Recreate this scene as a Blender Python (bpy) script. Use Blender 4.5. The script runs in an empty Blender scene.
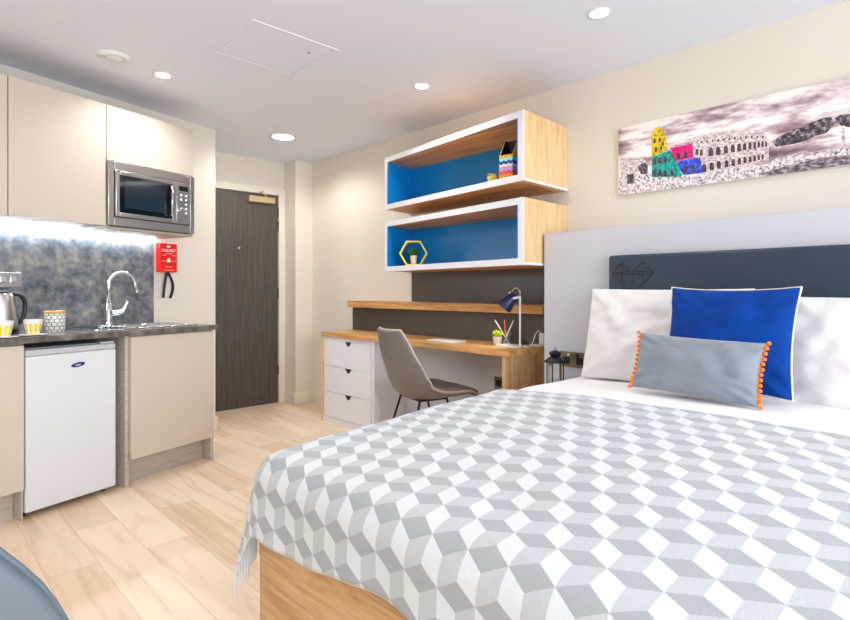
import bpy, bmesh, math, random
from mathutils import Vector, Matrix, noise
random.seed(7)
PI = math.pi
SC = bpy.context.scene
COL = SC.collection
KA = math.radians(17.5)                      # the kitchen wall is skewed to the room
ORG = {}                                     # origin of every thing, in its own frame

# ------------------------------------------------------------------ materials
def new_mat(name):
    m = bpy.data.materials.new(name); m.use_nodes = True
    nt = m.node_tree
    return m, nt, nt.nodes['Principled BSDF']
def lin(c):
    return tuple((x/12.92 if x <= .04045 else ((x+.055)/1.055)**2.4) for x in c)
def rgb(r, g, b):
    return (*lin((r/255, g/255, b/255)), 1)
def mat(name, col, rough=.5, metal=0, var=.04, scale=8, bump=0, coat=0, emit=None, es=0, sheen=0, trans=0, alpha=1, stretch=(1,1,1)):
    m, nt, b = new_mat(name)
    tc = nt.nodes.new('ShaderNodeTexCoord'); mp = nt.nodes.new('ShaderNodeMapping')
    mp.inputs['Scale'].default_value = stretch
    nz = nt.nodes.new('ShaderNodeTexNoise'); nz.inputs['Scale'].default_value = scale; nz.inputs['Detail'].default_value = 4
    nt.links.new(tc.outputs['Object'], mp.inputs[0]); nt.links.new(mp.outputs[0], nz.inputs['Vector'])
    rp = nt.nodes.new('ShaderNodeMix'); rp.data_type = 'RGBA'
    rp.inputs[6].default_value = tuple(c*(1-var) for c in col[:3])+(1,)
    rp.inputs[7].default_value = tuple(min(1, c*(1+var)) for c in col[:3])+(1,)
    nt.links.new(nz.outputs['Fac'], rp.inputs[0]); nt.links.new(rp.outputs[2], b.inputs['Base Color'])
    b.inputs['Roughness'].default_value = rough; b.inputs['Metallic'].default_value = metal
    b.inputs['Coat Weight'].default_value = coat
    b.inputs['Sheen Weight'].default_value = sheen
    b.inputs['Transmission Weight'].default_value = trans
    if emit: b.inputs['Emission Color'].default_value = emit; b.inputs['Emission Strength'].default_value = es
    if bump:
        bp = nt.nodes.new('ShaderNodeBump'); bp.inputs['Strength'].default_value = bump; bp.inputs['Distance'].default_value = .01
        nt.links.new(nz.outputs['Fac'], bp.inputs['Height']); nt.links.new(bp.outputs[0], b.inputs['Normal'])
    return m
def ramp(nt, stops):
    r = nt.nodes.new('ShaderNodeValToRGB'); cr = r.color_ramp
    while len(cr.elements) < len(stops): cr.elements.new(.5)
    for e, (p, c) in zip(cr.elements, stops): e.position = p; e.color = c
    return r
def wood(name, dark, mid, light, axis='x', rough=.45, sc=1.0, knots=True):
    """grain runs along the given axis of the object's own space"""
    m, nt, b = new_mat(name)
    tc = nt.nodes.new('ShaderNodeTexCoord'); mp = nt.nodes.new('ShaderNodeMapping')
    s = {'x': (.35, 5, 5), 'y': (5, .35, 5), 'z': (5, 5, .35)}[axis]
    mp.inputs['Scale'].default_value = tuple(v*sc for v in s)
    nt.links.new(tc.outputs['Object'], mp.inputs[0])
    n1 = nt.nodes.new('ShaderNodeTexNoise'); n1.inputs['Scale'].default_value = 3; n1.inputs['Detail'].default_value = 8; n1.inputs['Distortion'].default_value = 1.2
    n2 = nt.nodes.new('ShaderNodeTexNoise'); n2.inputs['Scale'].default_value = 22; n2.inputs['Detail'].default_value = 6
    for n in (n1, n2): nt.links.new(mp.outputs[0], n.inputs['Vector'])
    r = ramp(nt, [(.3, dark), (.5, mid), (.72, light)])
    nt.links.new(n1.outputs['Fac'], r.inputs[0])
    mx = nt.nodes.new('ShaderNodeMix'); mx.data_type = 'RGBA'; mx.blend_type = 'MULTIPLY'; mx.inputs[0].default_value = .5
    r2 = ramp(nt, [(.3, (.62, .55, .48, 1)), (.55, (1, 1, 1, 1))])
    nt.links.new(n2.outputs['Fac'], r2.inputs[0])
    nt.links.new(r.outputs[0], mx.inputs[6]); nt.links.new(r2.outputs[0], mx.inputs[7])
    out = mx.outputs[2]
    if knots:
        v = nt.nodes.new('ShaderNodeTexVoronoi'); v.inputs['Scale'].default_value = .9
        nt.links.new(mp.outputs[0], v.inputs['Vector'])
        r3 = ramp(nt, [(.0, (.30, .2, .12, 1)), (.07, (1, 1, 1, 1))])
        nt.links.new(v.outputs['Distance'], r3.inputs[0])
        m2 = nt.nodes.new('ShaderNodeMix'); m2.data_type = 'RGBA'; m2.blend_type = 'MULTIPLY'; m2.inputs[0].default_value = .7
        nt.links.new(out, m2.inputs[6]); nt.links.new(r3.outputs[0], m2.inputs[7]); out = m2.outputs[2]
    nt.links.new(out, b.inputs['Base Color'])
    b.inputs['Roughness'].default_value = rough
    bp = nt.nodes.new('ShaderNodeBump'); bp.inputs['Strength'].default_value = .08; bp.inputs['Distance'].default_value = .004
    nt.links.new(n2.outputs['Fac'], bp.inputs['Height']); nt.links.new(bp.outputs[0], b.inputs['Normal'])
    return m

M = {}
M['wall'] = mat('wall_paint', rgb(225, 218, 207), .75, var=.012, scale=3)
M['ceil'] = mat('ceiling_paint', rgb(230, 236, 250), .8, var=.01)
M['white'] = mat('white_satin', rgb(232, 234, 240), .35, var=.01)
M['trim'] = mat('trim_gloss', rgb(226, 221, 208), .35, var=.01)
M['panelgrey'] = mat('pale_grey_panel', rgb(200, 201, 209), .5, var=.02, scale=2)
M['dark'] = mat('charcoal_panel', rgb(88, 82, 76), .3, var=.06, scale=5)
OD, OM, OL = rgb(178, 124, 66), rgb(212, 160, 98), rgb(232, 188, 126)
M['oakx'] = wood('oak_x', OD, OM, OL, 'x'); M['oaky'] = wood('oak_y', OD, OM, OL, 'y')
M['oakz'] = wood('oak_z', rgb(222, 180, 122), rgb(236, 200, 148), rgb(243, 212, 166), 'z')
M['oakdesk'] = wood('oak_desk_side', rgb(164, 126, 84), rgb(200, 162, 112), rgb(214, 180, 130), 'z')
M['bedoak'] = wood('oak_bed', rgb(176, 134, 88), rgb(202, 162, 114), rgb(216, 180, 134), 'y', sc=1.6)
M['lam'] = wood('kitchen_laminate', rgb(190, 178, 170), rgb(198, 187, 179), rgb(205, 195, 188), 'x', knots=False, rough=.5)
M['front'] = mat('kitchen_front_matt', rgb(206, 194, 180), .42, var=.01)
M['carcass'] = mat('kitchen_carcass', rgb(178, 166, 152), .5, var=.01)
M['blue'] = mat('shelf_blue', rgb(12, 138, 222), .28, var=.04, scale=2)
M['steel'] = mat('brushed_steel', rgb(200, 198, 196), .28, 1, var=.08, scale=30, stretch=(.3, 1, 8))
M['chrome'] = mat('chrome', rgb(215, 218, 222), .08, 1, var=.01)
M['black'] = mat('black_plastic', rgb(20, 20, 22), .35, var=.02)
M['blackm'] = mat('black_metal', rgb(24, 24, 27), .4, .3, var=.05)
M['glassblk'] = mat('dark_glass', rgb(14, 20, 26), .06, 0, var=.05, coat=.4)
M['screen'] = mat('oven_mesh_glass', rgb(32, 44, 54), .12, 0, var=.1, coat=.6)
M['fridge'] = mat('fridge_white', rgb(218, 221, 226), .3, var=.008)
M['fridge_grey'] = mat('fridge_handle_grey', rgb(190, 194, 198), .35, var=.01)
M['red'] = mat('red_plastic', rgb(232, 22, 18), .35, var=.02)
M['label_w'] = mat('white_print', rgb(245, 240, 225), .5, var=.0)
M['navyprint'] = mat('navy_print', rgb(30, 38, 110), .3, var=.0)
M['strap'] = mat('navy_webbing', rgb(22, 27, 40), .7, var=.1)
M['navy'] = mat('navy_lamp', rgb(24, 38, 92), .3, var=.03)
M['leather'] = mat('navy_leather', rgb(42, 58, 76), .38, var=.16, scale=7, bump=.06)
M['stitch'] = mat('navy_stitch', rgb(14, 20, 30), .5, var=.05)
M['sheet'] = mat('white_cotton', rgb(238, 236, 236), .85, var=.015, scale=20, bump=.1, sheen=.2)
M['pillow'] = mat('white_pillow_cotton', rgb(226, 223, 223), .85, var=.02, scale=12, bump=.1, sheen=.2)
M['velvet'] = mat('blue_velvet', rgb(0, 60, 146), .8, var=.35, scale=9, bump=.2, sheen=.05)
M['velvet'].node_tree.nodes['Principled BSDF'].inputs['Specular IOR Level'].default_value = .15
M['greyvel'] = mat('grey_velvet', rgb(126, 136, 147), .6, var=.25, scale=7, bump=.15, sheen=.4)
M['orange'] = mat('orange_wool', rgb(255, 132, 10), .9, var=.12, scale=80)
M['piping'] = mat('cream_piping', rgb(228, 222, 205), .7)
M['yellow'] = mat('yellow_lacquer', rgb(242, 224, 0), .4, var=.04)
M['pot'] = mat('white_pot', rgb(232, 228, 214), .4, var=.02)
M['leaf'] = mat('green_leaf', rgb(40, 110, 40), .5, var=.4, scale=40)
M['lime'] = mat('lime_leaf', rgb(186, 214, 10), .5, var=.35, scale=60)
M['candle'] = mat('lime_glass_wax', rgb(216, 222, 110), .35, var=.1)
M['glass'] = mat('clear_glass', (.95, .97, .97, 1), .03, trans=1, var=0)
M['paper'] = mat('white_paper', rgb(240, 240, 242), .7, var=.01)
M['ceramic'] = mat('white_ceramic', rgb(236, 236, 236), .2, var=.01)
M['bamboo'] = wood('bamboo', rgb(205, 150, 80), rgb(222, 170, 98), rgb(232, 186, 116), 'x', sc=2, knots=False)
M['bronze'] = mat('antique_bronze', rgb(128, 116, 98), .35, .8, var=.06)
M['taupe'] = mat('taupe_leather', rgb(116, 109, 106), .42, var=.05, scale=12, bump=.03)
M['bluegrey'] = mat('blue_grey_leather', rgb(92, 104, 114), .42, var=.05, scale=12, bump=.03)
M['edgetaupe'] = mat('chair_edge_piping', rgb(186, 172, 156), .5, var=.04)
M['pale_metal'] = mat('champagne_metal', rgb(206, 186, 146), .35, .45, var=.05)
M['lampglow'] = mat('lamp_glow', (1, 1, 1, 1), .5, emit=(1, .97, .92, 1), es=14)
M['led'] = mat('led_glow', (1, 1, 1, 1), .5, emit=(.66, .82, 1, 1), es=60)
M['redpencil'] = mat('coral_pencil', rgb(226, 90, 66), .45)
M['whitepencil'] = mat('white_pencil', rgb(235, 232, 226), .45)
M['rubber'] = mat('dark_rubber', rgb(70, 68, 66), .6)

def floor_mat():
    m, nt, b = new_mat('light_oak_planks')
    tc = nt.nodes.new('ShaderNodeTexCoord'); mp = nt.nodes.new('ShaderNodeMapping')
    mp.inputs['Rotation'].default_value = (0, 0, PI/2)
    mp.inputs['Location'].default_value = (.31, .12, 0)
    nt.links.new(tc.outputs['Object'], mp.inputs[0])
    br = nt.nodes.new('ShaderNodeTexBrick')
    br.offset = .37; br.inputs['Scale'].default_value = 1
    br.inputs['Brick Width'].default_value = 1.15; br.inputs['Row Height'].default_value = .185
    br.inputs['Mortar Size'].default_value = .0012; br.inputs['Mortar Smooth'].default_value = .2; br.inputs['Bias'].default_value = .05
    br.inputs['Color1'].default_value = rgb(228, 202, 174); br.inputs['Color2'].default_value = rgb(246, 229, 206)
    br.inputs['Mortar'].default_value = rgb(204, 176, 144)
    nt.links.new(mp.outputs[0], br.inputs['Vector'])
    m2 = nt.nodes.new('ShaderNodeMapping'); m2.inputs['Scale'].default_value = (7, .7, 1)
    nt.links.new(tc.outputs['Object'], m2.inputs[0])
    # offset the grain of each plank by its own colour so that it does not run on across a joint
    ad = nt.nodes.new('ShaderNodeVectorMath'); ad.operation = 'MULTIPLY_ADD'
    nt.links.new(br.outputs['Color'], ad.inputs[0]); ad.inputs[1].default_value = (40, 40, 40); nt.links.new(m2.outputs[0], ad.inputs[2])
    n1 = nt.nodes.new('ShaderNodeTexNoise'); n1.inputs['Scale'].default_value = 1.6; n1.inputs['Detail'].default_value = 9; n1.inputs['Distortion'].default_value = 1.5
    nt.links.new(ad.outputs[0], n1.inputs['Vector'])
    r = ramp(nt, [(.3, (.80, .70, .60, 1)), (.48, (.97, .94, .9, 1)), (.7, (1, 1, 1, 1))])
    nt.links.new(n1.outputs['Fac'], r.inputs[0])
    mx = nt.nodes.new('ShaderNodeMix'); mx.data_type = 'RGBA'; mx.blend_type = 'MULTIPLY'; mx.inputs[0].default_value = .8
    nt.links.new(br.outputs['Color'], mx.inputs[6]); nt.links.new(r.outputs[0], mx.inputs[7])
    nt.links.new(mx.outputs[2], b.inputs['Base Color'])
    b.inputs['Roughness'].default_value = .38
    return m
M['floor'] = floor_mat()

def stone_mat(name, glossy, tint):
    m, nt, b = new_mat(name)
    tc = nt.nodes.new('ShaderNodeTexCoord')
    n1 = nt.nodes.new('ShaderNodeTexNoise'); n1.inputs['Scale'].default_value = 6.5; n1.inputs['Detail'].default_value = 12; n1.inputs['Roughness'].default_value = .72; n1.inputs['Distortion'].default_value = .0
    n2 = nt.nodes.new('ShaderNodeTexNoise'); n2.inputs['Scale'].default_value = 26; n2.inputs['Detail'].default_value = 6
    for n in (n1, n2): nt.links.new(tc.outputs['Object'], n.inputs['Vector'])
    r = ramp(nt, [(.36, tint[0]), (.5, tint[1]), (.6, tint[2]), (.72, tint[3])])
    nt.links.new(n1.outputs['Fac'], r.inputs[0])
    mx = nt.nodes.new('ShaderNodeMix'); mx.data_type = 'RGBA'; mx.blend_type = 'OVERLAY'; mx.inputs[0].default_value = .45
    nt.links.new(r.outputs[0], mx.inputs[6]); nt.links.new(n2.outputs['Fac'], mx.inputs[7])
    nt.links.new(mx.outputs[2], b.inputs['Base Color']); b.inputs['Roughness'].default_value = glossy
    return m
M['stone'] = stone_mat('dark_mottled_stone', .32, (rgb(76, 80, 86), rgb(116, 118, 122), rgb(146, 140, 132), rgb(196, 188, 178)))
M['worktop'] = stone_mat('worktop_stone', .2, (rgb(78, 72, 68), rgb(104, 98, 92), rgb(126, 118, 110), rgb(150, 142, 134)))

def door_mat():
    m, nt, b = new_mat('dark_oak_door')
    tc = nt.nodes.new('ShaderNodeTexCoord'); mp = nt.nodes.new('ShaderNodeMapping'); mp.inputs['Scale'].default_value = (130, 130, 2)
    n = nt.nodes.new('ShaderNodeTexNoise'); n.inputs['Scale'].default_value = 2; n.inputs['Detail'].default_value = 6
    nt.links.new(tc.outputs['Object'], mp.inputs[0]); nt.links.new(mp.outputs[0], n.inputs['Vector'])
    r = ramp(nt, [(.3, rgb(56, 51, 48)), (.5, rgb(78, 71, 66)), (.7, rgb(102, 93, 84))])
    nt.links.new(n.outputs['Fac'], r.inputs[0]); nt.links.new(r.outputs[0], b.inputs['Base Color']); b.inputs['Roughness'].default_value = .45
    return m
M['door'] = door_mat()

def mnode(nt, op, a=None, bb=None, c=None):
    n = nt.nodes.new('ShaderNodeMath'); n.operation = op
    for i, v in enumerate((a, bb, c)):
        if v is None: continue
        if isinstance(v, (int, float)): n.inputs[i].default_value = v
        else: nt.links.new(v, n.inputs[i])
    return n.outputs[0]
def blocks_mat():
    """tumbling block weave: hexagon cells split in three rhombi"""
    m, nt, b = new_mat('tumbling_block_weave')
    uv = nt.nodes.new('ShaderNodeUVMap'); uv.uv_map = 'cloth'
    sp = nt.nodes.new('ShaderNodeSeparateXYZ'); nt.links.new(uv.outputs[0], sp.inputs[0])
    px = mnode(nt, 'MULTIPLY', sp.outputs[1], 1/.1)           # across the bed
    py = mnode(nt, 'MULTIPLY', sp.outputs[0], 1/.1)           # along the bed, the blocks' upright
    S3 = math.sqrt(3)
    def cell(ox, oy):
        x = mnode(nt, 'WRAP', mnode(nt, 'ADD', px, ox), .5, -.5)
        y = mnode(nt, 'WRAP', mnode(nt, 'ADD', py, oy), S3/2, -S3/2)
        d = mnode(nt, 'ADD', mnode(nt, 'MULTIPLY', x, x), mnode(nt, 'MULTIPLY', y, y))
        return x, y, d
    x1, y1, d1 = cell(0, 0); x2, y2, d2 = cell(.5, S3/2)
    pick = mnode(nt, 'LESS_THAN', d1, d2)
    def sel(p, q):
        return mnode(nt, 'ADD', mnode(nt, 'MULTIPLY', p, pick), mnode(nt, 'MULTIPLY', q, mnode(nt, 'SUBTRACT', 1, pick)))
    x = sel(x1, x2); y = sel(y1, y2)
    # pointy-top hexagon: three rhombi meet at the centre, edges at 30, 150 and 270 degrees
    slope = mnode(nt, 'MULTIPLY', mnode(nt, 'ABSOLUTE', x), 1/S3)
    top = mnode(nt, 'GREATER_THAN', y, slope)
    right = mnode(nt, 'GREATER_THAN', x, 0)
    a = nt.nodes.new('ShaderNodeMix'); a.data_type = 'RGBA'; a.inputs[6].default_value = rgb(186, 191, 195); a.inputs[7].default_value = rgb(214, 219, 223)
    nt.links.new(right, a.inputs[0])
    c = nt.nodes.new('ShaderNodeMix'); c.data_type = 'RGBA'; nt.links.new(a.outputs[2], c.inputs[6]); c.inputs[7].default_value = rgb(162, 167, 172)
    nt.links.new(top, c.inputs[0])
    # woven threads
    n = nt.nodes.new('ShaderNodeTexNoise'); n.inputs['Scale'].default_value = 60; n.inputs['Detail'].default_value = 3
    mp = nt.nodes.new('ShaderNodeMapping'); mp.inputs['Scale'].default_value = (1, 7, 1); nt.links.new(uv.outputs[0], mp.inputs[0]); nt.links.new(mp.outputs[0], n.inputs['Vector'])
    r = ramp(nt, [(.3, (.86, .87, .88, 1)), (.7, (1, 1, 1, 1))]); nt.links.new(n.outputs['Fac'], r.inputs[0])
    k = nt.nodes.new('ShaderNodeMix'); k.data_type = 'RGBA'; k.blend_type = 'MULTIPLY'; k.inputs[0].default_value = .7
    nt.links.new(c.outputs[2], k.inputs[6]); nt.links.new(r.outputs[0], k.inputs[7]); nt.links.new(k.outputs[2], b.inputs['Base Color'])
    bp = nt.nodes.new('ShaderNodeBump'); bp.inputs['Strength'].default_value = .25; bp.inputs['Distance'].default_value = .002
    nt.links.new(n.outputs['Fac'], bp.inputs['Height']); nt.links.new(bp.outputs[0], b.inputs['Normal'])
    b.inputs['Roughness'].default_value = .9; b.inputs['Sheen Weight'].default_value = .25
    return m
M['blocks'] = blocks_mat()
M['wool'] = mat('pale_grey_wool', rgb(206, 212, 216), .9, var=.05, scale=60)

def scallop_mat():
    m, nt, b = new_mat('scalloped_card')
    tc = nt.nodes.new('ShaderNodeTexCoord'); sp = nt.nodes.new('ShaderNodeSeparateXYZ'); nt.links.new(tc.outputs['Object'], sp.inputs[0])
    h = mnode(nt, 'ADD', sp.outputs[0], sp.outputs[1])
    s = mnode(nt, 'ABSOLUTE', mnode(nt, 'SINE', mnode(nt, 'MULTIPLY', h, PI/.032)))
    zz = mnode(nt, 'ADD', sp.outputs[2], mnode(nt, 'MULTIPLY', s, .009))
    t = mnode(nt, 'DIVIDE', zz, .15)
    cols = [(0, rgb(120, 215, 205)), (.13, rgb(230, 150, 20)), (.27, rgb(235, 70, 60)), (.4, rgb(200, 150, 205)), (.58, rgb(236, 226, 205)), (.67, rgb(20, 60, 150)), (.8, rgb(140, 222, 214)), (.93, rgb(235, 165, 30))]
    r = ramp(nt, cols); r.color_ramp.interpolation = 'CONSTANT'
    nt.links.new(t, r.inputs[0]); nt.links.new(r.outputs[0], b.inputs['Base Color']); b.inputs['Roughness'].default_value = .5
    return m
M['scallop'] = scallop_mat()
def hex_mat():
    """white tin with a black line pattern of joined hexagons, wrapped by angle and height"""
    m, nt, b = new_mat('hexagon_printed_tin')
    uv = nt.nodes.new('ShaderNodeUVMap'); uv.uv_map = 'wrap'
    v = nt.nodes.new('ShaderNodeTexVoronoi'); v.feature = 'DISTANCE_TO_EDGE'; v.inputs['Randomness'].default_value = 0; v.inputs['Scale'].default_value = 1
    sp = nt.nodes.new('ShaderNodeSeparateXYZ'); nt.links.new(uv.outputs[0], sp.inputs[0])
    S3 = math.sqrt(3)
    px = mnode(nt, 'MULTIPLY', sp.outputs[0], 12); py = mnode(nt, 'MULTIPLY', sp.outputs[1], 4.4)
    def cell(ox, oy):
        x = mnode(nt, 'WRAP', mnode(nt, 'ADD', px, ox), .5, -.5); y = mnode(nt, 'WRAP', mnode(nt, 'ADD', py, oy), S3/2, -S3/2)
        ax = mnode(nt, 'ABSOLUTE', x); ay = mnode(nt, 'ABSOLUTE', y)
        return mnode(nt, 'MAXIMUM', ax, mnode(nt, 'ADD', mnode(nt, 'MULTIPLY', ax, .5), mnode(nt, 'MULTIPLY', ay, S3/2)))
    d = mnode(nt, 'MINIMUM', cell(0, 0), cell(.5, S3/2))
    ln = mnode(nt, 'GREATER_THAN', d, .44)
    c = nt.nodes.new('ShaderNodeMix'); c.data_type = 'RGBA'; c.inputs[6].default_value = rgb(232, 230, 222); c.inputs[7].default_value = rgb(38, 38, 40)
    nt.links.new(ln, c.inputs[0]); nt.links.new(c.outputs[2], b.inputs['Base Color']); b.inputs['Roughness'].default_value = .35
    return m
M['hexprint'] = hex_mat()
def cup_mat():
    """white cup with yellow teardrop columns in its lower two thirds"""
    m, nt, b = new_mat('yellow_printed_cup')
    uv = nt.nodes.new('ShaderNodeUVMap'); uv.uv_map = 'wrap'
    sp = nt.nodes.new('ShaderNodeSeparateXYZ'); nt.links.new(uv.outputs[0], sp.inputs[0])
    u = mnode(nt, 'FRACT', mnode(nt, 'MULTIPLY', sp.outputs[0], 10)); v = mnode(nt, 'FRACT', mnode(nt, 'MULTIPLY', sp.outputs[1], 4.2))
    a = mnode(nt, 'LESS_THAN', mnode(nt, 'ADD', u, mnode(nt, 'MULTIPLY', v, .35)), .82)
    z1 = mnode(nt, 'LESS_THAN', sp.outputs[1], .72); z0 = mnode(nt, 'GREATER_THAN', sp.outputs[1], .06)
    f = mnode(nt, 'MULTIPLY', a, mnode(nt, 'MULTIPLY', z1, z0))
    c = nt.nodes.new('ShaderNodeMix'); c.data_type = 'RGBA'; c.inputs[6].default_value = rgb(234, 236, 238); c.inputs[7].default_value = rgb(240, 208, 10)
    nt.links.new(f, c.inputs[0]); nt.links.new(c.outputs[2], b.inputs['Base Color']); b.inputs['Roughness'].default_value = .2
    return m
M['cup'] = cup_mat()
def print_mat(name, stops, scale, stretch=(1, 1, 1), detail=8):
    m, nt, b = new_mat(name)
    tc = nt.nodes.new('ShaderNodeTexCoord'); mp = nt.nodes.new('ShaderNodeMapping'); mp.inputs['Scale'].default_value = stretch
    n = nt.nodes.new('ShaderNodeTexNoise'); n.inputs['Scale'].default_value = scale; n.inputs['Detail'].default_value = detail; n.inputs['Roughness'].default_value = .62
    nt.links.new(tc.outputs['Object'], mp.inputs[0]); nt.links.new(mp.outputs[0], n.inputs['Vector'])
    r = ramp(nt, stops); nt.links.new(n.outputs['Fac'], r.inputs[0]); nt.links.new(r.outputs[0], b.inputs['Base Color']); b.inputs['Roughness'].default_value = .6
    return m

# ------------------------------------------------------------------ mesh helpers
class MB:
    def __init__(s): s.bm = bmesh.new(); s.mi = 0
    def _f(s, vs):
        try:
            f = s.bm.faces.new(vs); f.material_index = s.mi; return f
        except ValueError: return None
    def box(s, x0, x1, y0, y1, z0, z1):
        v = [s.bm.verts.new(p) for p in ((x0,y0,z0),(x1,y0,z0),(x1,y1,z0),(x0,y1,z0),(x0,y0,z1),(x1,y0,z1),(x1,y1,z1),(x0,y1,z1))]
        for f in ((3,2,1,0),(4,5,6,7),(0,1,5,4),(1,2,6,5),(2,3,7,6),(3,0,4,7)): s._f([v[i] for i in f])
        return s
    def prism(s, pts, a, b, ax='z'):
        """polygon pts extruded between a and b on the axis; for 'y' pts are (x,z), for 'x' (y,z)"""
        def P(p, t): return {'z': (p[0], p[1], t), 'y': (p[0], t, p[1]), 'x': (t, p[0], p[1])}[ax]
        A = [s.bm.verts.new(P(p, a)) for p in pts]; B = [s.bm.verts.new(P(p, b)) for p in pts]
        n = len(pts); s._f(A[::-1]); s._f(B)
        for i in range(n): s._f([A[i], A[(i+1) % n], B[(i+1) % n], B[i]])
        return s
    def lathe(s, prof, c=(0,0,0), n=28, ax='z', cap=True, uv=None):
        rings = []
        for r, h in prof:
            ring = []
            for i in range(n):
                t = 2*PI*i/n; p = (r*math.cos(t), r*math.sin(t), h)
                if ax == 'x': p = (p[2], p[0], p[1])
                if ax == 'y': p = (p[0], p[2], p[1])
                ring.append(s.bm.verts.new((p[0]+c[0], p[1]+c[1], p[2]+c[2])))
            rings.append(ring)
        lay = s.bm.loops.layers.uv.verify() if uv else None
        for j in range(len(rings)-1):
            for i in range(n):
                f = s._f([rings[j][i], rings[j][(i+1) % n], rings[j+1][(i+1) % n], rings[j+1][i]])
                if f and uv:
                    for l, (a, bq) in zip(f.loops, ((i, j), (i+1, j), (i+1, j+1), (i, j+1))): l[lay].uv = (a/n, (prof[bq][1]-prof[0][1])/uv)
        if cap:
            s._f(rings[0][::-1]); s._f(rings[-1])
        return s
    def tube(s, pts, r, n=8, closed=False):
        P = [Vector(p) for p in pts]; m = len(P); rings = []; up = None
        for i, p in enumerate(P):
            a = P[(i-1) % m] if (closed or i) else p; b_ = P[(i+1) % m] if (closed or i < m-1) else p
            t = (b_-a).normalized()
            if up is None:
                up = Vector((0, 0, 1)) if abs(t.z) < .9 else Vector((1, 0, 0))
            side = t.cross(up)
            if side.length < 1e-4: side = t.cross(Vector((1, .3, 0)))
            side.normalize(); up = side.cross(t).normalized()
            rr = r[i] if isinstance(r, (list, tuple)) else r
            rings.append([s.bm.verts.new(p+side*rr*math.cos(2*PI*k/n)+up*rr*math.sin(2*PI*k/n)) for k in range(n)])
        for j in range(m if closed else m-1):
            A, B = rings[j], rings[(j+1) % m]
            for k in range(n): s._f([A[k], A[(k+1) % n], B[(k+1) % n], B[k]])
        if not closed: s._f(rings[0][::-1]); s._f(rings[-1])
        return s
    def ball(s, c, r, n=10):
        prof = [(max(1e-4, r*math.sin(PI*i/n)), -r*math.cos(PI*i/n)) for i in range(n+1)]
        return s.lathe(prof, c, n+4, cap=False)
    def grid(s, F, nu, nv, uvf=None, closed_u=False):
        lay = s.bm.loops.layers.uv.verify() if uvf else None
        V = [[s.bm.verts.new(F(i/nu, j/nv)) for j in range(nv+1)] for i in range(nu+1)]
        for i in range(nu):
            for j in range(nv):
                f = s._f([V[i][j], V[i+1][j], V[i+1][j+1], V[i][j+1]])
                if f and uvf:
                    for l, (a, bq) in zip(f.loops, ((i, j), (i+1, j), (i+1, j+1), (i, j+1))): l[lay].uv = uvf(a/nu, bq/nv)
        return V
    def off(s, d):
        bmesh.ops.translate(s.bm, verts=s.bm.verts, vec=d); return s

def finish(name, mb, mats, origin=(0,0,0), parent=None, bevel=0, seg=2, smooth=False, uvname=None, fix=True, sub=0):
    bm = mb.bm
    bmesh.ops.translate(bm, verts=bm.verts, vec=-Vector(origin))
    if fix: bmesh.ops.recalc_face_normals(bm, faces=bm.faces)
    me = bpy.data.meshes.new(name); bm.to_mesh(me); bm.free()
    if uvname and me.uv_layers: me.uv_layers[0].name = uvname
    for mm in (mats if isinstance(mats, (list, tuple)) else [mats]): me.materials.append(M[mm] if isinstance(mm, str) else mm)
    o = bpy.data.objects.new(name, me); COL.objects.link(o)
    if bevel:
        bv = o.modifiers.new('bevel', 'BEVEL'); bv.width = bevel; bv.segments = seg; bv.limit_method = 'ANGLE'; bv.angle_limit = math.radians(35)
        bv.harden_normals = False
    if sub:
        sb = o.modifiers.new('sub', 'SUBSURF'); sb.levels = sub; sb.render_levels = sub
    if smooth or bevel:
        for p in me.polygons: p.use_smooth = True
        if not smooth or smooth == 'auto':
            me.set_sharp_from_angle(angle=math.radians(40))
    if parent is not None: o.parent = parent
    return o
def W(p, k=False):
    if k:
        c, s_ = math.cos(KA), math.sin(KA); return Vector((p[0]*c-p[1]*s_, p[0]*s_+p[1]*c, p[2]))
    return Vector(p)
def meta(o, label, cat, group=None, kind=None):
    if label: o['label'] = label
    if cat: o['category'] = cat
    if group: o['group'] = group
    if kind: o['kind'] = kind
    return o
def thing(name, label, cat, origin, k=False, rot=0, group=None):
    o = bpy.data.objects.new(name, None); COL.objects.link(o); o.empty_display_size = .05
    o.location = W(origin, k); o.rotation_euler = (0, 0, (KA if k else 0)+rot)
    ORG[o.name] = origin
    return meta(o, label, cat, group)
def part(name, mb, mats, parent, label=None, local=False, **kw):
    org = (0,0,0) if local else ORG[parent.name]
    o = finish(name, mb, mats, org, parent, **kw); ORG[o.name] = org
    if label: o['label'] = label
    return o
def single(name, mb, mats, label, cat, origin, k=False, rot=0, group=None, kind=None, local=False, **kw):
    o = finish(name, mb, mats, (0,0,0) if local else origin, **kw)
    o.location = W(origin, k); o.rotation_euler = (0, 0, (KA if k else 0)+rot); ORG[o.name] = origin
    return meta(o, label, cat, group, kind)
def struct(name, mb, mats, k=False, **kw):
    o = finish(name, mb, mats, **kw); o['kind'] = 'structure'
    if k: o.rotation_euler = (0, 0, KA)
    return o
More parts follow.
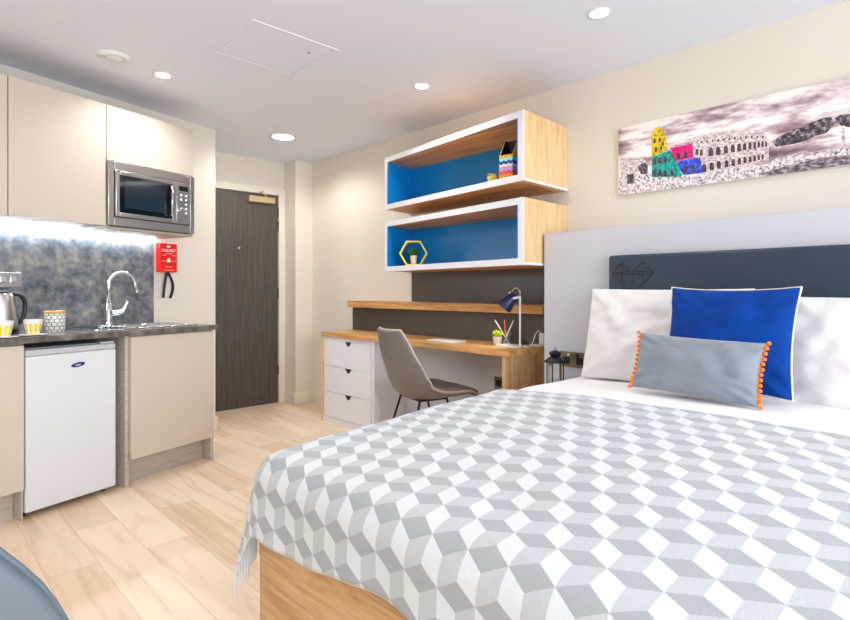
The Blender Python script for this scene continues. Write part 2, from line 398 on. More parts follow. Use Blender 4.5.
def text_mb(txt, size, place, depth=.0004):
    """text as mesh; place maps (x, y) of the text plane to a point, tuple (origin, xdir, ydir)"""
    cu = bpy.data.curves.new('lettering', 'FONT'); cu.body = txt; cu.size = size; cu.align_x = 'CENTER'; cu.align_y = 'CENTER'; cu.extrude = depth
    ob = bpy.data.objects.new('lettering', cu); COL.objects.link(ob)
    bpy.context.view_layer.update()
    me = bpy.data.meshes.new_from_object(ob.evaluated_get(bpy.context.evaluated_depsgraph_get()))
    bpy.data.objects.remove(ob)
    mb = MB(); mb.bm.from_mesh(me); bpy.data.meshes.remove(me)
    o, xd, yd = (Vector(v) for v in place); zd = xd.cross(yd)
    mt = Matrix(((xd.x, yd.x, zd.x, o.x), (xd.y, yd.y, zd.y, o.y), (xd.z, yd.z, zd.z, o.z), (0, 0, 0, 1)))
    mb.bm.transform(mt)
    return mb
def join(mb, other):
    me = bpy.data.meshes.new('t'); other.bm.to_mesh(me); mb.bm.from_mesh(me); bpy.data.meshes.remove(me); other.bm.free(); return mb
def copy_tree(o, loc, rot=0, label=None):
    c = o.copy(); COL.objects.link(c); c.location = loc; c.rotation_euler = (0, 0, rot)
    if label: c['label'] = label
    def rec(src, dst):
        for ch in [x for x in bpy.data.objects if x.parent == src]:
            d = ch.copy(); COL.objects.link(d); d.parent = dst; rec(ch, d)
    rec(o, c); return c

# ------------------------------------------------------------------ the room
H = 2.42; XW = 3.07
def roompoly():
    ke = W((3.125, 3.65, 0), True); kl = W((-1.45, 3.65, 0), True)
    kb = (ke.x, 5.09)
    return [(XW, -3.6), (XW, 4.87), (2.88, 4.87), (2.88, 5.09), kb, (ke.x, ke.y), (kl.x, kl.y), (kl.x, -3.6)]
RP = roompoly()
mb = MB(); mb.prism([(-2.9, -3.8), (3.3, -3.8), (3.3, 5.4), (-2.9, 5.4)], -.06, 0); struct('floor', mb, 'floor')
mb = MB(); mb.prism([(-2.9, -3.8), (3.3, -3.8), (3.3, 5.4), (-2.9, 5.4)], H, H+.06); struct('ceiling', mb, 'ceil')
mb = MB(); mb.box(XW, XW+.12, -3.8, 4.99, 0, H); struct('wall_right', mb, 'wall')
mb = MB(); mb.box(2.88, XW+.12, 4.87, 5.21, 0, H); struct('wall_pier', mb, 'wall', bevel=.004)
DX0, DX1, DZ = 1.93, 2.80, 2.075
mb = MB(); mb.box(1.5, DX0-.03, 5.09, 5.21, 0, H).box(DX1+.03, 2.88, 5.09, 5.21, 0, H).box(DX0-.03, DX1+.03, 5.09, 5.21, DZ+.03, H)
struct('wall_far', mb, 'wall')
mb = MB(); mb.box(-1.6, 3.125, 3.65, 3.77, 0, H); struct('wall_left', mb, 'wall', k=True)
ke = W((3.125, 3.77, 0), True)
mb = MB(); mb.box(ke.x-.12, ke.x-.005, ke.y+.003, 5.09, 0, H); struct('wall_entry', mb, 'wall')
mb = MB(); mb.box(RP[6][0]-.12, RP[6][0], -3.6, RP[6][1]+.1, 0, H); struct('wall_near_left', mb, 'wall')
wx0, wx1, wz0, wz1 = -1.4, 2.2, .5, 2.25
mb = MB(); mb.box(-2.6, wx0, -3.72, -3.6, 0, H).box(wx1, XW, -3.72, -3.6, 0, H).box(wx0, wx1, -3.72, -3.6, 0, wz0).box(wx0, wx1, -3.72, -3.6, wz1, H)
struct('wall_near', mb, 'wall')
win = struct('unseen_window_1', MB().box(wx0, wx1, -3.70, -3.64, wz0, wz0+.05).box(wx0, wx1, -3.70, -3.64, wz1-.05, wz1).box(wx0, wx0+.05, -3.70, -3.64, wz0+.05, wz1-.05)
             .box(wx1-.05, wx1, -3.70, -3.64, wz0+.05, wz1-.05).box(.37, .43, -3.70, -3.64, wz0+.05, wz1-.05), 'white')  # unseen window, added behind the camera to carry the soft area light
finish('unseen_window_pane', MB().box(wx0+.05, wx1-.05, -3.672, -3.668, wz0+.05, wz1-.05), 'glass', parent=win)
# baseboards
def skirt(name, mb, k=False): struct(name, mb, 'trim', k=k, bevel=.005)
skirt('baseboard_right', MB().box(XW-.016, XW, 4.16, 4.87, 0, .115))
skirt('baseboard_pier', MB().box(2.864, XW-.016, 4.854, 4.87, 0, .115).box(2.864, 2.88, 4.87, 5.07, 0, .115))
skirt('baseboard_left', MB().box(2.62, 3.14, 3.634, 3.65, 0, .115).box(3.125, 3.14, 3.65, 3.77, 0, .115), k=True)
# door
d = struct('door_1', MB().box(DX0, DX1, 5.075, 5.12, .006, DZ), 'door', bevel=.002)
fr = finish('door_frame', MB().box(DX0-.075, DX0-.004, 5.055, 5.13, 0, DZ+.075).box(DX1+.004, DX1+.075, 5.055, 5.13, 0, DZ+.075).box(DX0-.004, DX1+.004, 5.055, 5.13, DZ+.004, DZ+.075), 'trim', parent=d, bevel=.004)
cl = finish('door_closer', MB().box(2.47, 2.745, 5.02, 5.075, 1.985, 2.045), 'pale_metal', parent=d, bevel=.006)
finish('closer_arm', MB().tube([(2.66, 5.045, 2.045), (2.62, 5.0, 2.062), (2.56, 4.98, 2.075), (2.62, 5.035, 2.10)], .008), 'pale_metal', parent=cl)
for z in (.28, 1.05, 1.72, 1.86): finish('hinge', MB().box(DX1-.004, DX1+.008, 5.06, 5.078, z, z+.10), 'bronze', parent=d, bevel=.002)
finish('peephole', MB().lathe([(.012, 0), (.012, .008), (.008, .010)], (2.388, 5.066, 1.535), 14, 'y'), 'chrome', parent=d)
finish('door_handle', MB().tube([(2.0, 5.075, 1.03), (2.0, 5.03, 1.03), (2.13, 5.03, 1.03)], .009), 'chrome', parent=d)

# ceiling fittings
def downlight(x, y, label, r=.042, big=False):
    t = thing('ceiling_light', label, 'ceiling light', (x, y, H), group=None if big else 'recessed ceiling spotlights')
    o = (x, y, H)
    part('trim_ring', MB().lathe([(r*1.0, -.003), (r*1.28, -.004), (r*1.30, -.0), (r*1.0, -.0)], o, 32, cap=False), 'white', t, smooth=True)
    part('diffuser', MB().lathe([(r*.1, -.0035), (r*.98, -.003), (r*1.0, -.001)], o, 32), 'lampglow', t)
    return t
downlight(1.172, 3.501, 'small round spotlight in ceiling nearest the kitchen cabinets')
downlight(2.418, 2.561, 'small round spotlight in ceiling in front of the blue shelves')
downlight(2.377, 1.319, 'small round spotlight in ceiling above the bed')
downlight(2.376, 4.219, 'large round bright light in ceiling near the door', r=.088, big=True)
def lamp(kind, loc, power, col, rot=(0,0,0), **kw):
    l = bpy.data.lights.new('light', kind); l.energy = power; l.color = col
    for a, v in kw.items(): setattr(l, a, v)
    o = bpy.data.objects.new('light', l); o.location = loc; o.rotation_euler = rot; COL.objects.link(o); return o
WARM = (1, .985, .97)
for (x, y, p) in ((1.172, 3.501, 19), (2.418, 2.561, 24), (2.377, 1.319, 8), (.1, 1.9, 16), (.6, -.9, 18), (2.2, -1.2, 16), (-1, 1.2, 20), (-1, -1.2, 20), (1.2, -2.6, 20)):  # spots away from the fittings are unseen, added to even out the room light
    lamp('SPOT', (x, y, H-.02), p, WARM, spot_size=math.radians(150), spot_blend=.7, shadow_soft_size=.045)
lamp('SPOT', (2.376, 4.219, H-.02), 32, (1, .95, .88), spot_size=math.radians(165), spot_blend=.5, shadow_soft_size=.09)
t = thing('ceiling_vent', 'round white extractor vent with a dished centre on the ceiling', 'vent', (.882, 3.403, H)); o = (.882, 3.403, H)
part('rim', MB().lathe([(.052, -.004), (.06, -.018), (.075, -.014), (.082, 0)], o, 36, cap=False), 'white', t, smooth=True)
part('dish', MB().lathe([(.001, -.022), (.03, -.022), (.044, -.014), (.044, -.004)], o, 36, cap=False), 'white', t, smooth=True)
# access hatches
t = thing('access_hatch', 'large square flush access hatch in the ceiling', 'hatch', (1.48, 2.73, H))
part('hatch_panel', MB().box(1.26, 1.71, 2.51, 2.955, H-.003, H), 'ceil', t)
part('hatch_frame', MB().box(1.235, 1.254, 2.485, 2.98, H-.004, H).box(1.716, 1.735, 2.485, 2.98, H-.004, H).box(1.254, 1.716, 2.485, 2.504, H-.004, H).box(1.254, 1.716, 2.961, 2.98, H-.004, H), 'ceil', t)
part('latch', MB().lathe([(.006, -.005), (.006, -.002)], (1.63, 2.62, H), 12), 'rubber', t)
t = thing('access_hatch', 'small flush ceiling hatch beside the large round light', 'hatch', (2.38, 4.55, H))
part('hatch_panel', MB().box(2.26, 2.50, 4.43, 4.66, H-.002, H), 'ceil', t)
part('hatch_frame', MB().box(2.24, 2.256, 4.41, 4.68, H-.003, H).box(2.504, 2.52, 4.41, 4.68, H-.003, H).box(2.256, 2.504, 4.41, 4.426, H-.003, H).box(2.256, 2.504, 4.664, 4.68, H-.003, H), 'ceil', t)

# ------------------------------------------------------------------ kitchen (frame turned by KA: x along the run, y into the wall)
KY = 3.648
def upper(u0, u1, z0, z1, label, door_z0=None):
    t = thing('wall_cabinet', label, 'cabinet', (u0, KY, z0), True, group='kitchen wall cabinets')
    part('body', MB().box(u0+.001, u1-.001, 3.30, KY, z0, z1), 'carcass', t)
    part('door', MB().box(u0+.0015, u1-.0015, 3.28, 3.2995, z0+.0, z1), 'front', t, bevel=.0015)
    return t
upper(.885, 1.486, 1.517, 2.243, 'beige wall cabinet cut by the left edge, above the kettle')
upper(1.488, 2.003, 1.517, 2.243, 'beige wall cabinet above fridge, left of the microwave')
t = thing('wall_cabinet', 'small beige cabinet directly above the built-in microwave', 'cabinet', (2.005, KY, 1.5), True, group='kitchen wall cabinets')
part('body', MB().box(2.006, 2.616, 3.30, KY, 1.917, 2.243).box(2.006, 2.616, 3.283, KY, 1.502, 1.517).box(2.60, 2.616, 3.284, KY, 1.517, 1.917).box(2.006, 2.02, 3.284, KY, 1.517, 1.917), 'carcass', t)
part('door', MB().box(2.0065, 2.6155, 3.28, 3.2995, 1.919, 2.243), 'front', t, bevel=.0015)
# microwave
t = thing('microwave', 'built-in stainless steel microwave with black glass door', 'microwave', (2.31, 3.4, 1.52), True)
F0, F1 = 3.262, 3.282
def frame(mb, a, b, c, d_, w, y0, y1, wl=None):
    wl = wl or w
    return mb.box(a, a+wl, y0, y1, c, d_).box(b-wl, b, y0, y1, c, d_).box(a+wl, b-wl, y0, y1, c, c+w).box(a+wl, b-wl, y0, y1, d_-w, d_)
part('body', MB().box(2.04, 2.57, 3.285, 3.62, 1.55, 1.885), 'black', t)
part('trim_frame', frame(MB(), 2.0065, 2.615, 1.522, 1.913, .052, F0, F1, .036), 'steel', t, bevel=.003)
dr = part('oven_door', frame(MB(), 2.046, 2.462, 1.578, 1.858, .026, 3.252, 3.28), 'steel', t, bevel=.004)
part('door_glass', MB().box(2.072, 2.436, 3.257, 3.275, 1.604, 1.832), 'glassblk', dr)
part('viewing_window', MB().box(2.105, 2.375, 3.2545, 3.257, 1.635, 1.80), 'screen', dr)
part('handle', MB().tube([(2.412, 3.255, 1.62), (2.412, 3.225, 1.63), (2.412, 3.225, 1.81), (2.412, 3.255, 1.82)], .0065), 'chrome', dr, smooth=True)
cp = part('control_panel', MB().box(2.466, 2.574, 3.253, 3.28, 1.578, 1.858), 'steel', t, bevel=.003)
part('display', MB().box(2.485, 2.555, 3.2515, 3.253, 1.80, 1.832), 'black', cp)
for i, (bx, bz) in enumerate([(2.502, 1.77), (2.54, 1.77), (2.502, 1.742), (2.54, 1.742), (2.54, 1.712), (2.54, 1.682), (2.54, 1.652)]):
    part('button', MB().lathe([(.008, -.0), (.008, -.004), (.005, -.006)], (bx, 3.253, bz), 12, 'y'), 'ceramic', cp)
part('knob', MB().lathe([(.021, 0), (.019, -.016), (.012, -.018)], (2.50, 3.253, 1.672), 20, 'y'), 'chrome', cp, smooth='auto')
# splashback and led strip
single('splashback', MB().box(.75, 2.569, 3.636, 3.649, .903, 1.489), 'stone', 'dark mottled stone-look splashback panel behind the worktop', 'splashback', (1.6, 3.645, .903), True)
single('led_strip', MB().box(.95, 2.56, 3.612, 3.634, 1.490, 1.499), 'led', 'glowing white strip light under the wall cabinets', 'strip light', (1.7, 3.61, 1.51), True)
# worktop with sink cut-out
mb = MB(); hx0, hx1, hy0, hy1 = 2.13, 2.47, 3.12, 3.45
mb.box(.70, hx0, 3.0, 3.634, .872, .902).box(hx1, 2.592, 3.0, 3.634, .872, .902).box(hx0, hx1, 3.0, hy0, .872, .902).box(hx0, hx1, hy1, 3.634, .872, .902)
single('worktop', mb, 'worktop', 'long dark stone-effect kitchen worktop holding sink, kettle and cups', 'worktop', (1.6, 3.3, .872), True)
t = thing('kitchen_sink', 'inset stainless steel sink with drainer in the dark worktop', 'sink', (2.15, 3.3, .902), True)
mb = MB(); mb.box(1.84, hx0+.01, 3.09, 3.52, .902, .908).box(hx1-.01, 2.50, 3.09, 3.52, .902, .908).box(hx0+.01, hx1-.01, 3.09, hy0+.01, .902, .908).box(hx0+.01, hx1-.01, hy1-.01, 3.52, .902, .908)
part('rim', mb, 'chrome', t, bevel=.002)
mb = MB(); a = (hx0+.012, hx1-.012, hy0+.012, hy1-.012)
mb.box(a[0]-.002, a[1]+.002, a[2]-.002, a[3]+.002, .75, .752); mb.box(a[0]-.002, a[0], a[2], a[3], .752, .903); mb.box(a[1], a[1]+.002, a[2], a[3], .752, .903); mb.box(a[0], a[1], a[2]-.002, a[2], .752, .903); mb.box(a[0], a[1], a[3], a[3]+.002, .752, .903)
part('basin', mb, 'steel', t)
mb = MB()
for i in range(7): mb.box(1.87, 2.10, 3.15+i*.048, 3.158+i*.048, .908, .911)
part('drainer_ridges', mb, 'chrome', t)
# tap
t = thing('kitchen_tap', 'tall chrome swan-neck tap behind the sink', 'tap', (2.147, 3.49, .908), True)
part('body', MB().lathe([(.027, 0), (.027, .012), (.021, .018), (.021, .13), (.013, .14)], (2.147, 3.49, .908), 24), 'chrome', t, smooth='auto')
pts = [(2.147, 3.49, 1.04), (2.147, 3.49, 1.16)]
for i in range(13):
    q = PI - PI*i/12*1.02; pts.append((2.147+.078+.078*math.cos(q), 3.49-(.078+.078*math.cos(q))*.25, 1.16+.085*math.sin(q)))
pts.append((2.318, 3.45, 1.12))
part('spout', MB().tube(pts, .0115, 12), 'chrome', t, smooth=True)
part('lever', MB().tube([(2.16, 3.47, .985), (2.20, 3.45, .99), (2.215, 3.44, 1.0)], [.018, .018, .016], 12).tube([(2.215, 3.44, 1.0), (2.235, 3.43, 1.06)], [.011, .009], 10), 'chrome', t, smooth='auto')
# base units
def plinth_cab(u0, u1, d0, d1, label, left_panel, right_panel):
    t = thing('base_cabinet', label, 'cabinet', ((u0+u1)/2, 3.4, 0), True, group='kitchen base cabinets')
    part('body', MB().box(d0+.002, d1-.002, 3.045, 3.63, .15, .868), 'carcass', t)
    part('door', MB().box(d0, d1, 3.02, 3.042, .156, .862), 'front', t, bevel=.0015)
    part('plinth', MB().box(d0+.002, d1-.002, 3.12, 3.138, 0, .148), 'lam', t)
    for p in (left_panel, right_panel):
        if p: part('end_panel', MB().box(p[0], p[1], 3.043, 3.63, 0, .868), 'lam', t)
    return t
plinth_cab(.84, 1.44, .84, 1.438, 'beige base cabinet at left edge, left of the fridge', None, (1.42, 1.438) and None)
t = [o_ for o_ in bpy.data.objects if o_.name == 'base_cabinet'][0]
plinth_cab(1.97, 2.59, 1.992, 2.564, 'beige base cabinet under the sink, right of the fridge', (1.968, 1.99), (2.566, 2.588))
part('end_panel', MB().box(1.4385, 1.444, 3.045, 3.63, .0, .868), 'lam', t)
# fridge
t = thing('fridge', 'white undercounter fridge between two beige cabinets', 'fridge', (1.68, 3.3, 0), True)
part('body', MB().box(1.452, 1.905, 3.085, 3.60, .03, .80), 'fridge', t, bevel=.004)
part('foot', MB().lathe([(.015, 0), (.015, .03)], (1.475, 3.12, 0), 10), 'black', t); part('foot', MB().lathe([(.015, 0), (.015, .03)], (1.885, 3.12, 0), 10), 'black', t)
dr = part('door', MB().box(1.450, 1.908, 3.03, 3.082, .035, .803), 'fridge', t, bevel=.008, seg=3)
part('door_handle', MB().box(1.450, 1.908, 3.034, 3.082, .804, .836), 'fridge_grey', dr, bevel=.006)
part('top_cover', MB().box(1.452, 1.905, 3.085, 3.60, .80, .84), 'fridge_grey', t, bevel=.003)
part('hinge_cap', MB().box(1.83, 1.906, 3.045, 3.082, .8365, .846), 'fridge', dr, bevel=.002)
mb = MB(); c0 = (1.70, 3.0295, .738); E_ = []
for i in range(28):
    q = 2*PI*i/28; x_, z_ = .036*math.cos(q), .0125*math.sin(q); E_.append((c0[0]+x_, c0[2]+z_+x_*.12))
mb.prism(E_, 3.0285, 3.0305, 'y'); bd = part('badge', mb, 'navyprint', dr)
part('lettering', text_mb('Lec', .02, ((1.70, 3.0283, .738), (1, 0, .08), (0, 0, 1))), 'label_w', bd)
# kettle
t = thing('kettle', 'stainless steel kettle with black handle at left edge of worktop', 'kettle', (1.515, 3.42, .902), True); o = (1.515, 3.42, .902)
part('base', MB().lathe([(.078, 0), (.08, .004), (.08, .018), (.07, .022)], o, 32), 'black', t, smooth='auto')
part('jug', MB().lathe([(.074, .023), (.078, .035), (.078, .06), (.072, .12), (.062, .18), (.055, .205), (.05, .212)], o, 36), 'steel', t, smooth='auto')
part('lid', MB().lathe([(.05, .213), (.046, .222), (.03, .228), (.012, .23), (.012, .245), (.008, .248)], o, 28), 'black', t, smooth='auto')
hp = [(o[0]+.052, o[1]-.0, o[2]+.205), (o[0]+.085, o[1]-.01, o[2]+.212), (o[0]+.112, o[1]-.014, o[2]+.18), (o[0]+.115, o[1]-.014, o[2]+.12), (o[0]+.10, o[1]-.01, o[2]+.06), (o[0]+.076, o[1], o[2]+.045)]
part('handle', MB().tube(hp, [.012, .014, .013, .012, .012, .012], 10), 'black', t, smooth=True, sub=1)
part('spout', MB().tube([(o[0]-.05, o[1], o[2]+.17), (o[0]-.075, o[1], o[2]+.20)], [.022, .012], 12), 'steel', t, smooth=True)
# cups on saucers
def cup(u, y, lab):
    t = thing('cup', lab, 'cup', (u, y, .9065), True, group='yellow patterned cups'); o = (u, y, .9065)
    part('bowl', MB().lathe([(.024, 0), (.026, .002), (.035, .035), (.041, .066), (.043, .076), (.040, .076), (.032, .035), (.022, .006)], o, 32, uv=.076), 'cup', t, smooth='auto', uvname='wrap')
    s = single('saucer', MB().lathe([(.02, 0), (.03, .001), (.062, .004), (.062, .0055), (.03, .004)], (u, y, .902), 32), 'ceramic', lab.replace('cup with yellow print', 'saucer').replace('on saucer', 'under a yellow cup') , 'saucer', (u, y, .902), True, group='white saucers', smooth='auto')
cup(1.372, 3.07, 'white cup with yellow print on saucer, cut by left edge')
cup(1.522, 3.11, 'white cup with yellow print on saucer, left of hexagon canister')
# canister
t = thing('canister', 'white canister with black hexagon pattern and wooden lid', 'canister', (1.735, 3.32, .902), True); o = (1.735, 3.32, .902)
part('jar', MB().lathe([(.048, 0), (.0505, .003), (.0505, .095), (.049, .099)], o, 36, uv=.1), 'hexprint', t, smooth='auto', uvname='wrap')
part('lid', MB().lathe([(.05, .0995), (.0525, .101), (.0525, .112), (.05, .114)], o, 36), 'bamboo', t, smooth='auto')
# switch plate
t = thing('switch_plate', 'steel plate of five rocker switches on the dark splashback', 'switch', (1.57, 3.636, 1.19), True)
part('plate', MB().box(1.42, 1.715, 3.628, 3.6355, 1.15, 1.232), 'steel', t, bevel=.002)
for i in range(5):
    part('rocker', MB().prism([(3.628, 1.175), (3.620, 1.18), (3.625, 1.208), (3.628, 1.208)], 1.450+i*.052, 1.478+i*.052, 'x'), 'chrome', t)
# fire blanket
t = thing('fire_blanket', 'red fire blanket case with dark straps on the wall by splashback', 'fire blanket', (2.68, 3.65, 1.26), True)
cs = part('case', MB().box(2.594, 2.738, 3.605, 3.649, 1.262, 1.472), 'red', t, bevel=.004)
lx = 2.666; Y0 = 3.6044
part('lettering', text_mb('FIRE BLANKET', .0235, ((lx, Y0, 1.42), (.8, 0, 0), (0, 0, 1.25))), 'label_w', cs)
for txt, sz, xx, zz in (('in case of fire', .011, lx, 1.398), ('pull tapes', .008, 2.628, 1.385), ('hold away', .008, 2.712, 1.385), ('and cover', .008, 2.628, 1.345), ('leave to cool', .008, 2.706, 1.345), ('1.0m x 1.0m', .011, lx, 1.302), ('keep in an accessible place', .008, lx, 1.278)):
    part('lettering', text_mb(txt, sz, ((xx, Y0, zz), (1, 0, 0), (0, 0, 1))), 'label_w', cs)
mb = MB(); E_ = [(lx+.016*math.cos(2*PI*i/20), 1.45+.008*math.sin(2*PI*i/20)) for i in range(20)]; mb.prism(E_, Y0-.0006, Y0+.0005, 'y'); part('emblem', mb, 'label_w', cs)
mb = MB(); mb.prism([(lx-.014, 1.335), (lx+.014, 1.335), (lx+.014, 1.35), (lx+.005, 1.368), (lx-.012, 1.36)], Y0-.0006, Y0+.0005, 'y'); part('pictogram', mb, 'label_w', cs)
def strap(xa, xb, z1_, bow):
    mb = MB(); n = 10
    def Fs(i, j):
        x = xa+(xb-xa)*i+bow*math.sin(i*PI)
        return Vector((x+(j-.5)*.016, 3.622-(j-.5)*.012-.004*math.sin(i*PI), 1.262-(1.262-z1_)*i))
    mb.grid(Fs, n, 1); o_ = part('strap', mb, 'strap', t); sd = o_.modifiers.new('s', 'SOLIDIFY'); sd.thickness = .002
strap(2.662, 2.634, 1.075, -.006); strap(2.672, 2.690, 1.072, .03)

# ------------------------------------------------------------------ shelves (front slightly splayed to the wall)
def shelf(z0, z1, label):
    t = thing('wall_shelf', label, 'shelf', (2.9, 2.6, z0), group='blue lined wall shelf boxes')
    FR, FL, BR, BL = Vector((2.574, 1.894)), Vector((2.752, 3.335)), Vector((3.068, 1.918)), Vector((3.068, 3.40))
    def P(a, b): # a 0 right..1 left, b 0 front..1 back
        f = FR.lerp(FL, a); g = BR.lerp(BL, a); p = f.lerp(g, b); return (p.x, p.y)
    def slab(a0, a1, b0, b1, c0, c1): return MB().prism([P(a0, b0), P(a1, b0), P(a1, b1), P(a0, b1)], c0, c1)
    th = .038; e = .022
    part('top_board', slab(0.028, .9755, .02, 1, z1-th, z1), 'oaky', t); part('bottom_board', slab(0.028, .9755, .02, 1, z0, z0+th), 'oaky', t)
    part('side_board', slab(0, .0275, .02, 1, z0+.0, z1+.0), 'oakz', t, label='oak end board')
    part('side_board', slab(.976, 1, .02, 1, z0, z1), 'white', t)
    part('back_lining', slab(.03, .97, .95, .97, z0+th, z1-th), 'blue', t)
    part('side_lining', slab(.028, .034, -.0005, .95, z0+th, z1-th), 'blue', t); part('side_lining', slab(.968, .9745, -.0005, .95, z0+th, z1-th), 'blue', t)
    mb = slab(0, 1, -.001, .02, z1-th, z1); join(mb, slab(0, 1, -.001, .02, z0, z0+th)); join(mb, slab(0, .028, -.001, .02, z0+th, z1-th)); join(mb, slab(.977, 1, -.001, .02, z0+th, z1-th))
    part('front_edging', mb, 'white', t, label='white front edging')
    part('base_edging', slab(-.003, -.0002, .0, .998, z0+.001, z0+.014), 'white', t)
    return P
SH = shelf(1.752, 2.152, 'upper of the two blue-lined oak wall shelf boxes')
shelf(1.275, 1.658, 'lower of the two blue-lined oak wall shelf boxes')
zu, zl = 1.752+.0385, 1.275+.0385
def onshelf(px_a, b): return SH(px_a, b)
# hexagon ornament (faces the camera side of the shelf)
hx, hy = SH(.80, .25)
t = thing('hexagon_ornament', 'yellow open hexagon frame standing on the lower shelf', 'ornament', (hx, hy, zl), rot=math.radians(-40-6)); R_ = .105
mb = MB(); out = [(R_*math.cos(PI/3*i), R_*math.sin(PI/3*i)+R_*.866) for i in range(6)]; inn = [(a*.88, (b_-R_*.866)*.88+R_*.866) for a, b_ in out]
for i in range(6):
    j = (i+1) % 6; mb.prism([out[i], out[j], inn[j], inn[i]], -.04, .04, 'y')
bmesh.ops.remove_doubles(mb.bm, verts=mb.bm.verts, dist=1e-5)
part('frame', mb, 'yellow', t, local=True)
def leaves(mb, c, R0, n, ln, up=.3):
    for i in range(n):
        th = random.uniform(0, 2*PI); ph = random.uniform(up, 1.45); l = ln*random.uniform(.7, 1.2)
        dv = Vector((math.cos(th)*math.cos(ph), math.sin(th)*math.cos(ph), math.sin(ph)))
        s_ = Vector((-math.sin(th), math.cos(th), 0)); a_ = Vector(c)+dv*R0*random.uniform(.3, 1)
        nrm = dv.cross(s_)
        pts_ = [a_, a_+dv*l*.5+s_*l*.28, a_+dv*l+nrm*l*.1, a_+dv*l*.5-s_*l*.28]
        low = [p-nrm*.0012 for p in pts_]
        A = [mb.bm.verts.new(p) for p in pts_]; B = [mb.bm.verts.new(p) for p in low]
        mb._f(A); mb._f(B[::-1])
        for q in range(4): mb._f([A[q], B[q], B[(q+1) % 4], A[(q+1) % 4]])
def potplant(x, y, z, lab, h, r, leafmat, nm, cat, ln, n, group=None):
    t = thing(nm, lab, cat, (x, y, z)); o = (x, y, z)
    part('pot', MB().lathe([(r*.72, 0), (r*.75, .001), (r, h), (r*.9, h), (r*.86, h-.006), (.001, h-.006)], o, 24, cap=False).lathe([(r*.72, .0005), (.0005, .0005)], o, 24, cap=False), 'pot', t, smooth='auto')
    mb = MB(); leaves(mb, (x, y, z+h-.004), r*.7, n, ln); part('leaves', mb, leafmat, t)
potplant(hx+.0, hy+.0, zl+.0135, 'small leafy plant in white pot inside the yellow hexagon', .062, .026, 'leaf', 'potted_plant', 'plant', .05, 90)
# candle cup and scalloped file on the upper shelf
cx_, cy_ = SH(.24, .25)
t = thing('tealight_cup', 'small lime tumbler with wire rim on the upper shelf', 'tumbler', (cx_, cy_, zu)); o = (cx_, cy_, zu)
part('tumbler', MB().lathe([(.022, 0), (.024, .002), (.031, .055), (.029, .055), (.002, .05)], o, 24, cap=False), 'candle', t, smooth='auto')
part('rim', MB().lathe([(.031, .055), (.0335, .069), (.0325, .069), (.030, .055)], o, 24, cap=False), 'glass', t, smooth=True)
part('wire_handle', MB().tube([(cx_+.033*math.cos(a_), cy_+.033*math.sin(a_), zu+.069) for a_ in [2*PI*i/20 for i in range(20)]], .0012, 6, True), 'chrome', t)
bx_, by_ = SH(.128, .22); 
t = thing('magazine_file', 'scallop-patterned bright card file with dark opening on upper shelf', 'magazine file', (bx_, by_, zu), rot=math.radians(7-90)); 
w_, dp, hh, hb = .046, .05, .15, .255
mb = MB(); mb.box(-w_, w_, -dp, -dp+.003, 0, hh).box(-w_, w_, -dp+.003, dp, 0, .003)
mb.prism([(-dp+.003, .003), (dp, .003), (dp, hb), (dp-.03, hb), (-dp+.003, hh)], -w_, -w_+.003, 'x'); mb.prism([(-dp+.003, .003), (dp, .003), (dp, hb), (dp-.03, hb), (-dp+.003, hh)], w_-.003, w_, 'x')
mb.box(-w_+.003, w_-.003, dp-.003, dp, .003, hb)
part('card_body', mb, 'scallop', t, local=True)
part('lining', MB().box(-w_+.0035, w_-.0035, -dp+.0035, dp-.0035, .0035, hh-.01).box(-w_+.0035, w_-.0035, dp-.008, dp-.0035, hh-.01, hb-.003).prism([(-dp+.0035, .1), (dp-.004, .1), (dp-.004, hb-.004), (dp-.03, hb-.004), (-dp+.004, hh-.004)], -w_+.0032, -w_+.006, 'x').prism([(-dp+.0035, .1), (dp-.004, .1), (dp-.004, hb-.004), (dp-.03, hb-.004), (-dp+.004, hh-.004)], w_-.006, w_-.0032, 'x'), 'black', t, local=True)

# ------------------------------------------------------------------ desk wall
single('desk_back_panel', MB().box(XW-.014, XW-.001, 2.06, 4.165, .772, .978), 'dark', 'long charcoal panel on wall between desk and oak rail', 'panel', (3.06, 3.1, .772))
single('upper_back_panel', MB().box(XW-.014, XW-.001, 2.06, 3.36, 1.041, 1.274), 'dark', 'charcoal panel on wall between oak rail and lower blue shelf', 'panel', (3.06, 2.7, 1.05))
t = thing('rail_shelf', 'long narrow oak shelf rail across the charcoal panel', 'shelf', (3.0, 3.1, .98))
part('board', MB().box(2.955, XW-.001, 3.21, 4.11, .980, 1.038), 'oaky', t, bevel=.001)
part('board', MB().box(2.955, XW-.001, 2.03, 3.209, .980, 1.038), 'oaky', t, bevel=.001)
ZD = .77
t = thing('desk', 'long oak desk with white drawers against the wall', 'desk', (2.87, 3.1, 0))
part('desktop', MB().prism([(2.64, 2.05), (3.068, 2.055), (3.068, 4.16), (2.70, 4.14)], ZD-.036, ZD), 'oaky', t, bevel=.001)
part('side_panel', MB().prism([(2.655, 2.058), (3.068, 2.062), (3.068, 2.115), (2.655, 2.11)], 0, ZD-.0365), 'oakdesk', t)
part('side_panel', MB().box(2.70, 3.05, 4.112, 4.134, 0, ZD-.0365), 'oakz', t)
part('carcass', MB().box(2.712, 3.05, 3.415, 4.111, 0, ZD-.0365), 'white', t, bevel=.001)
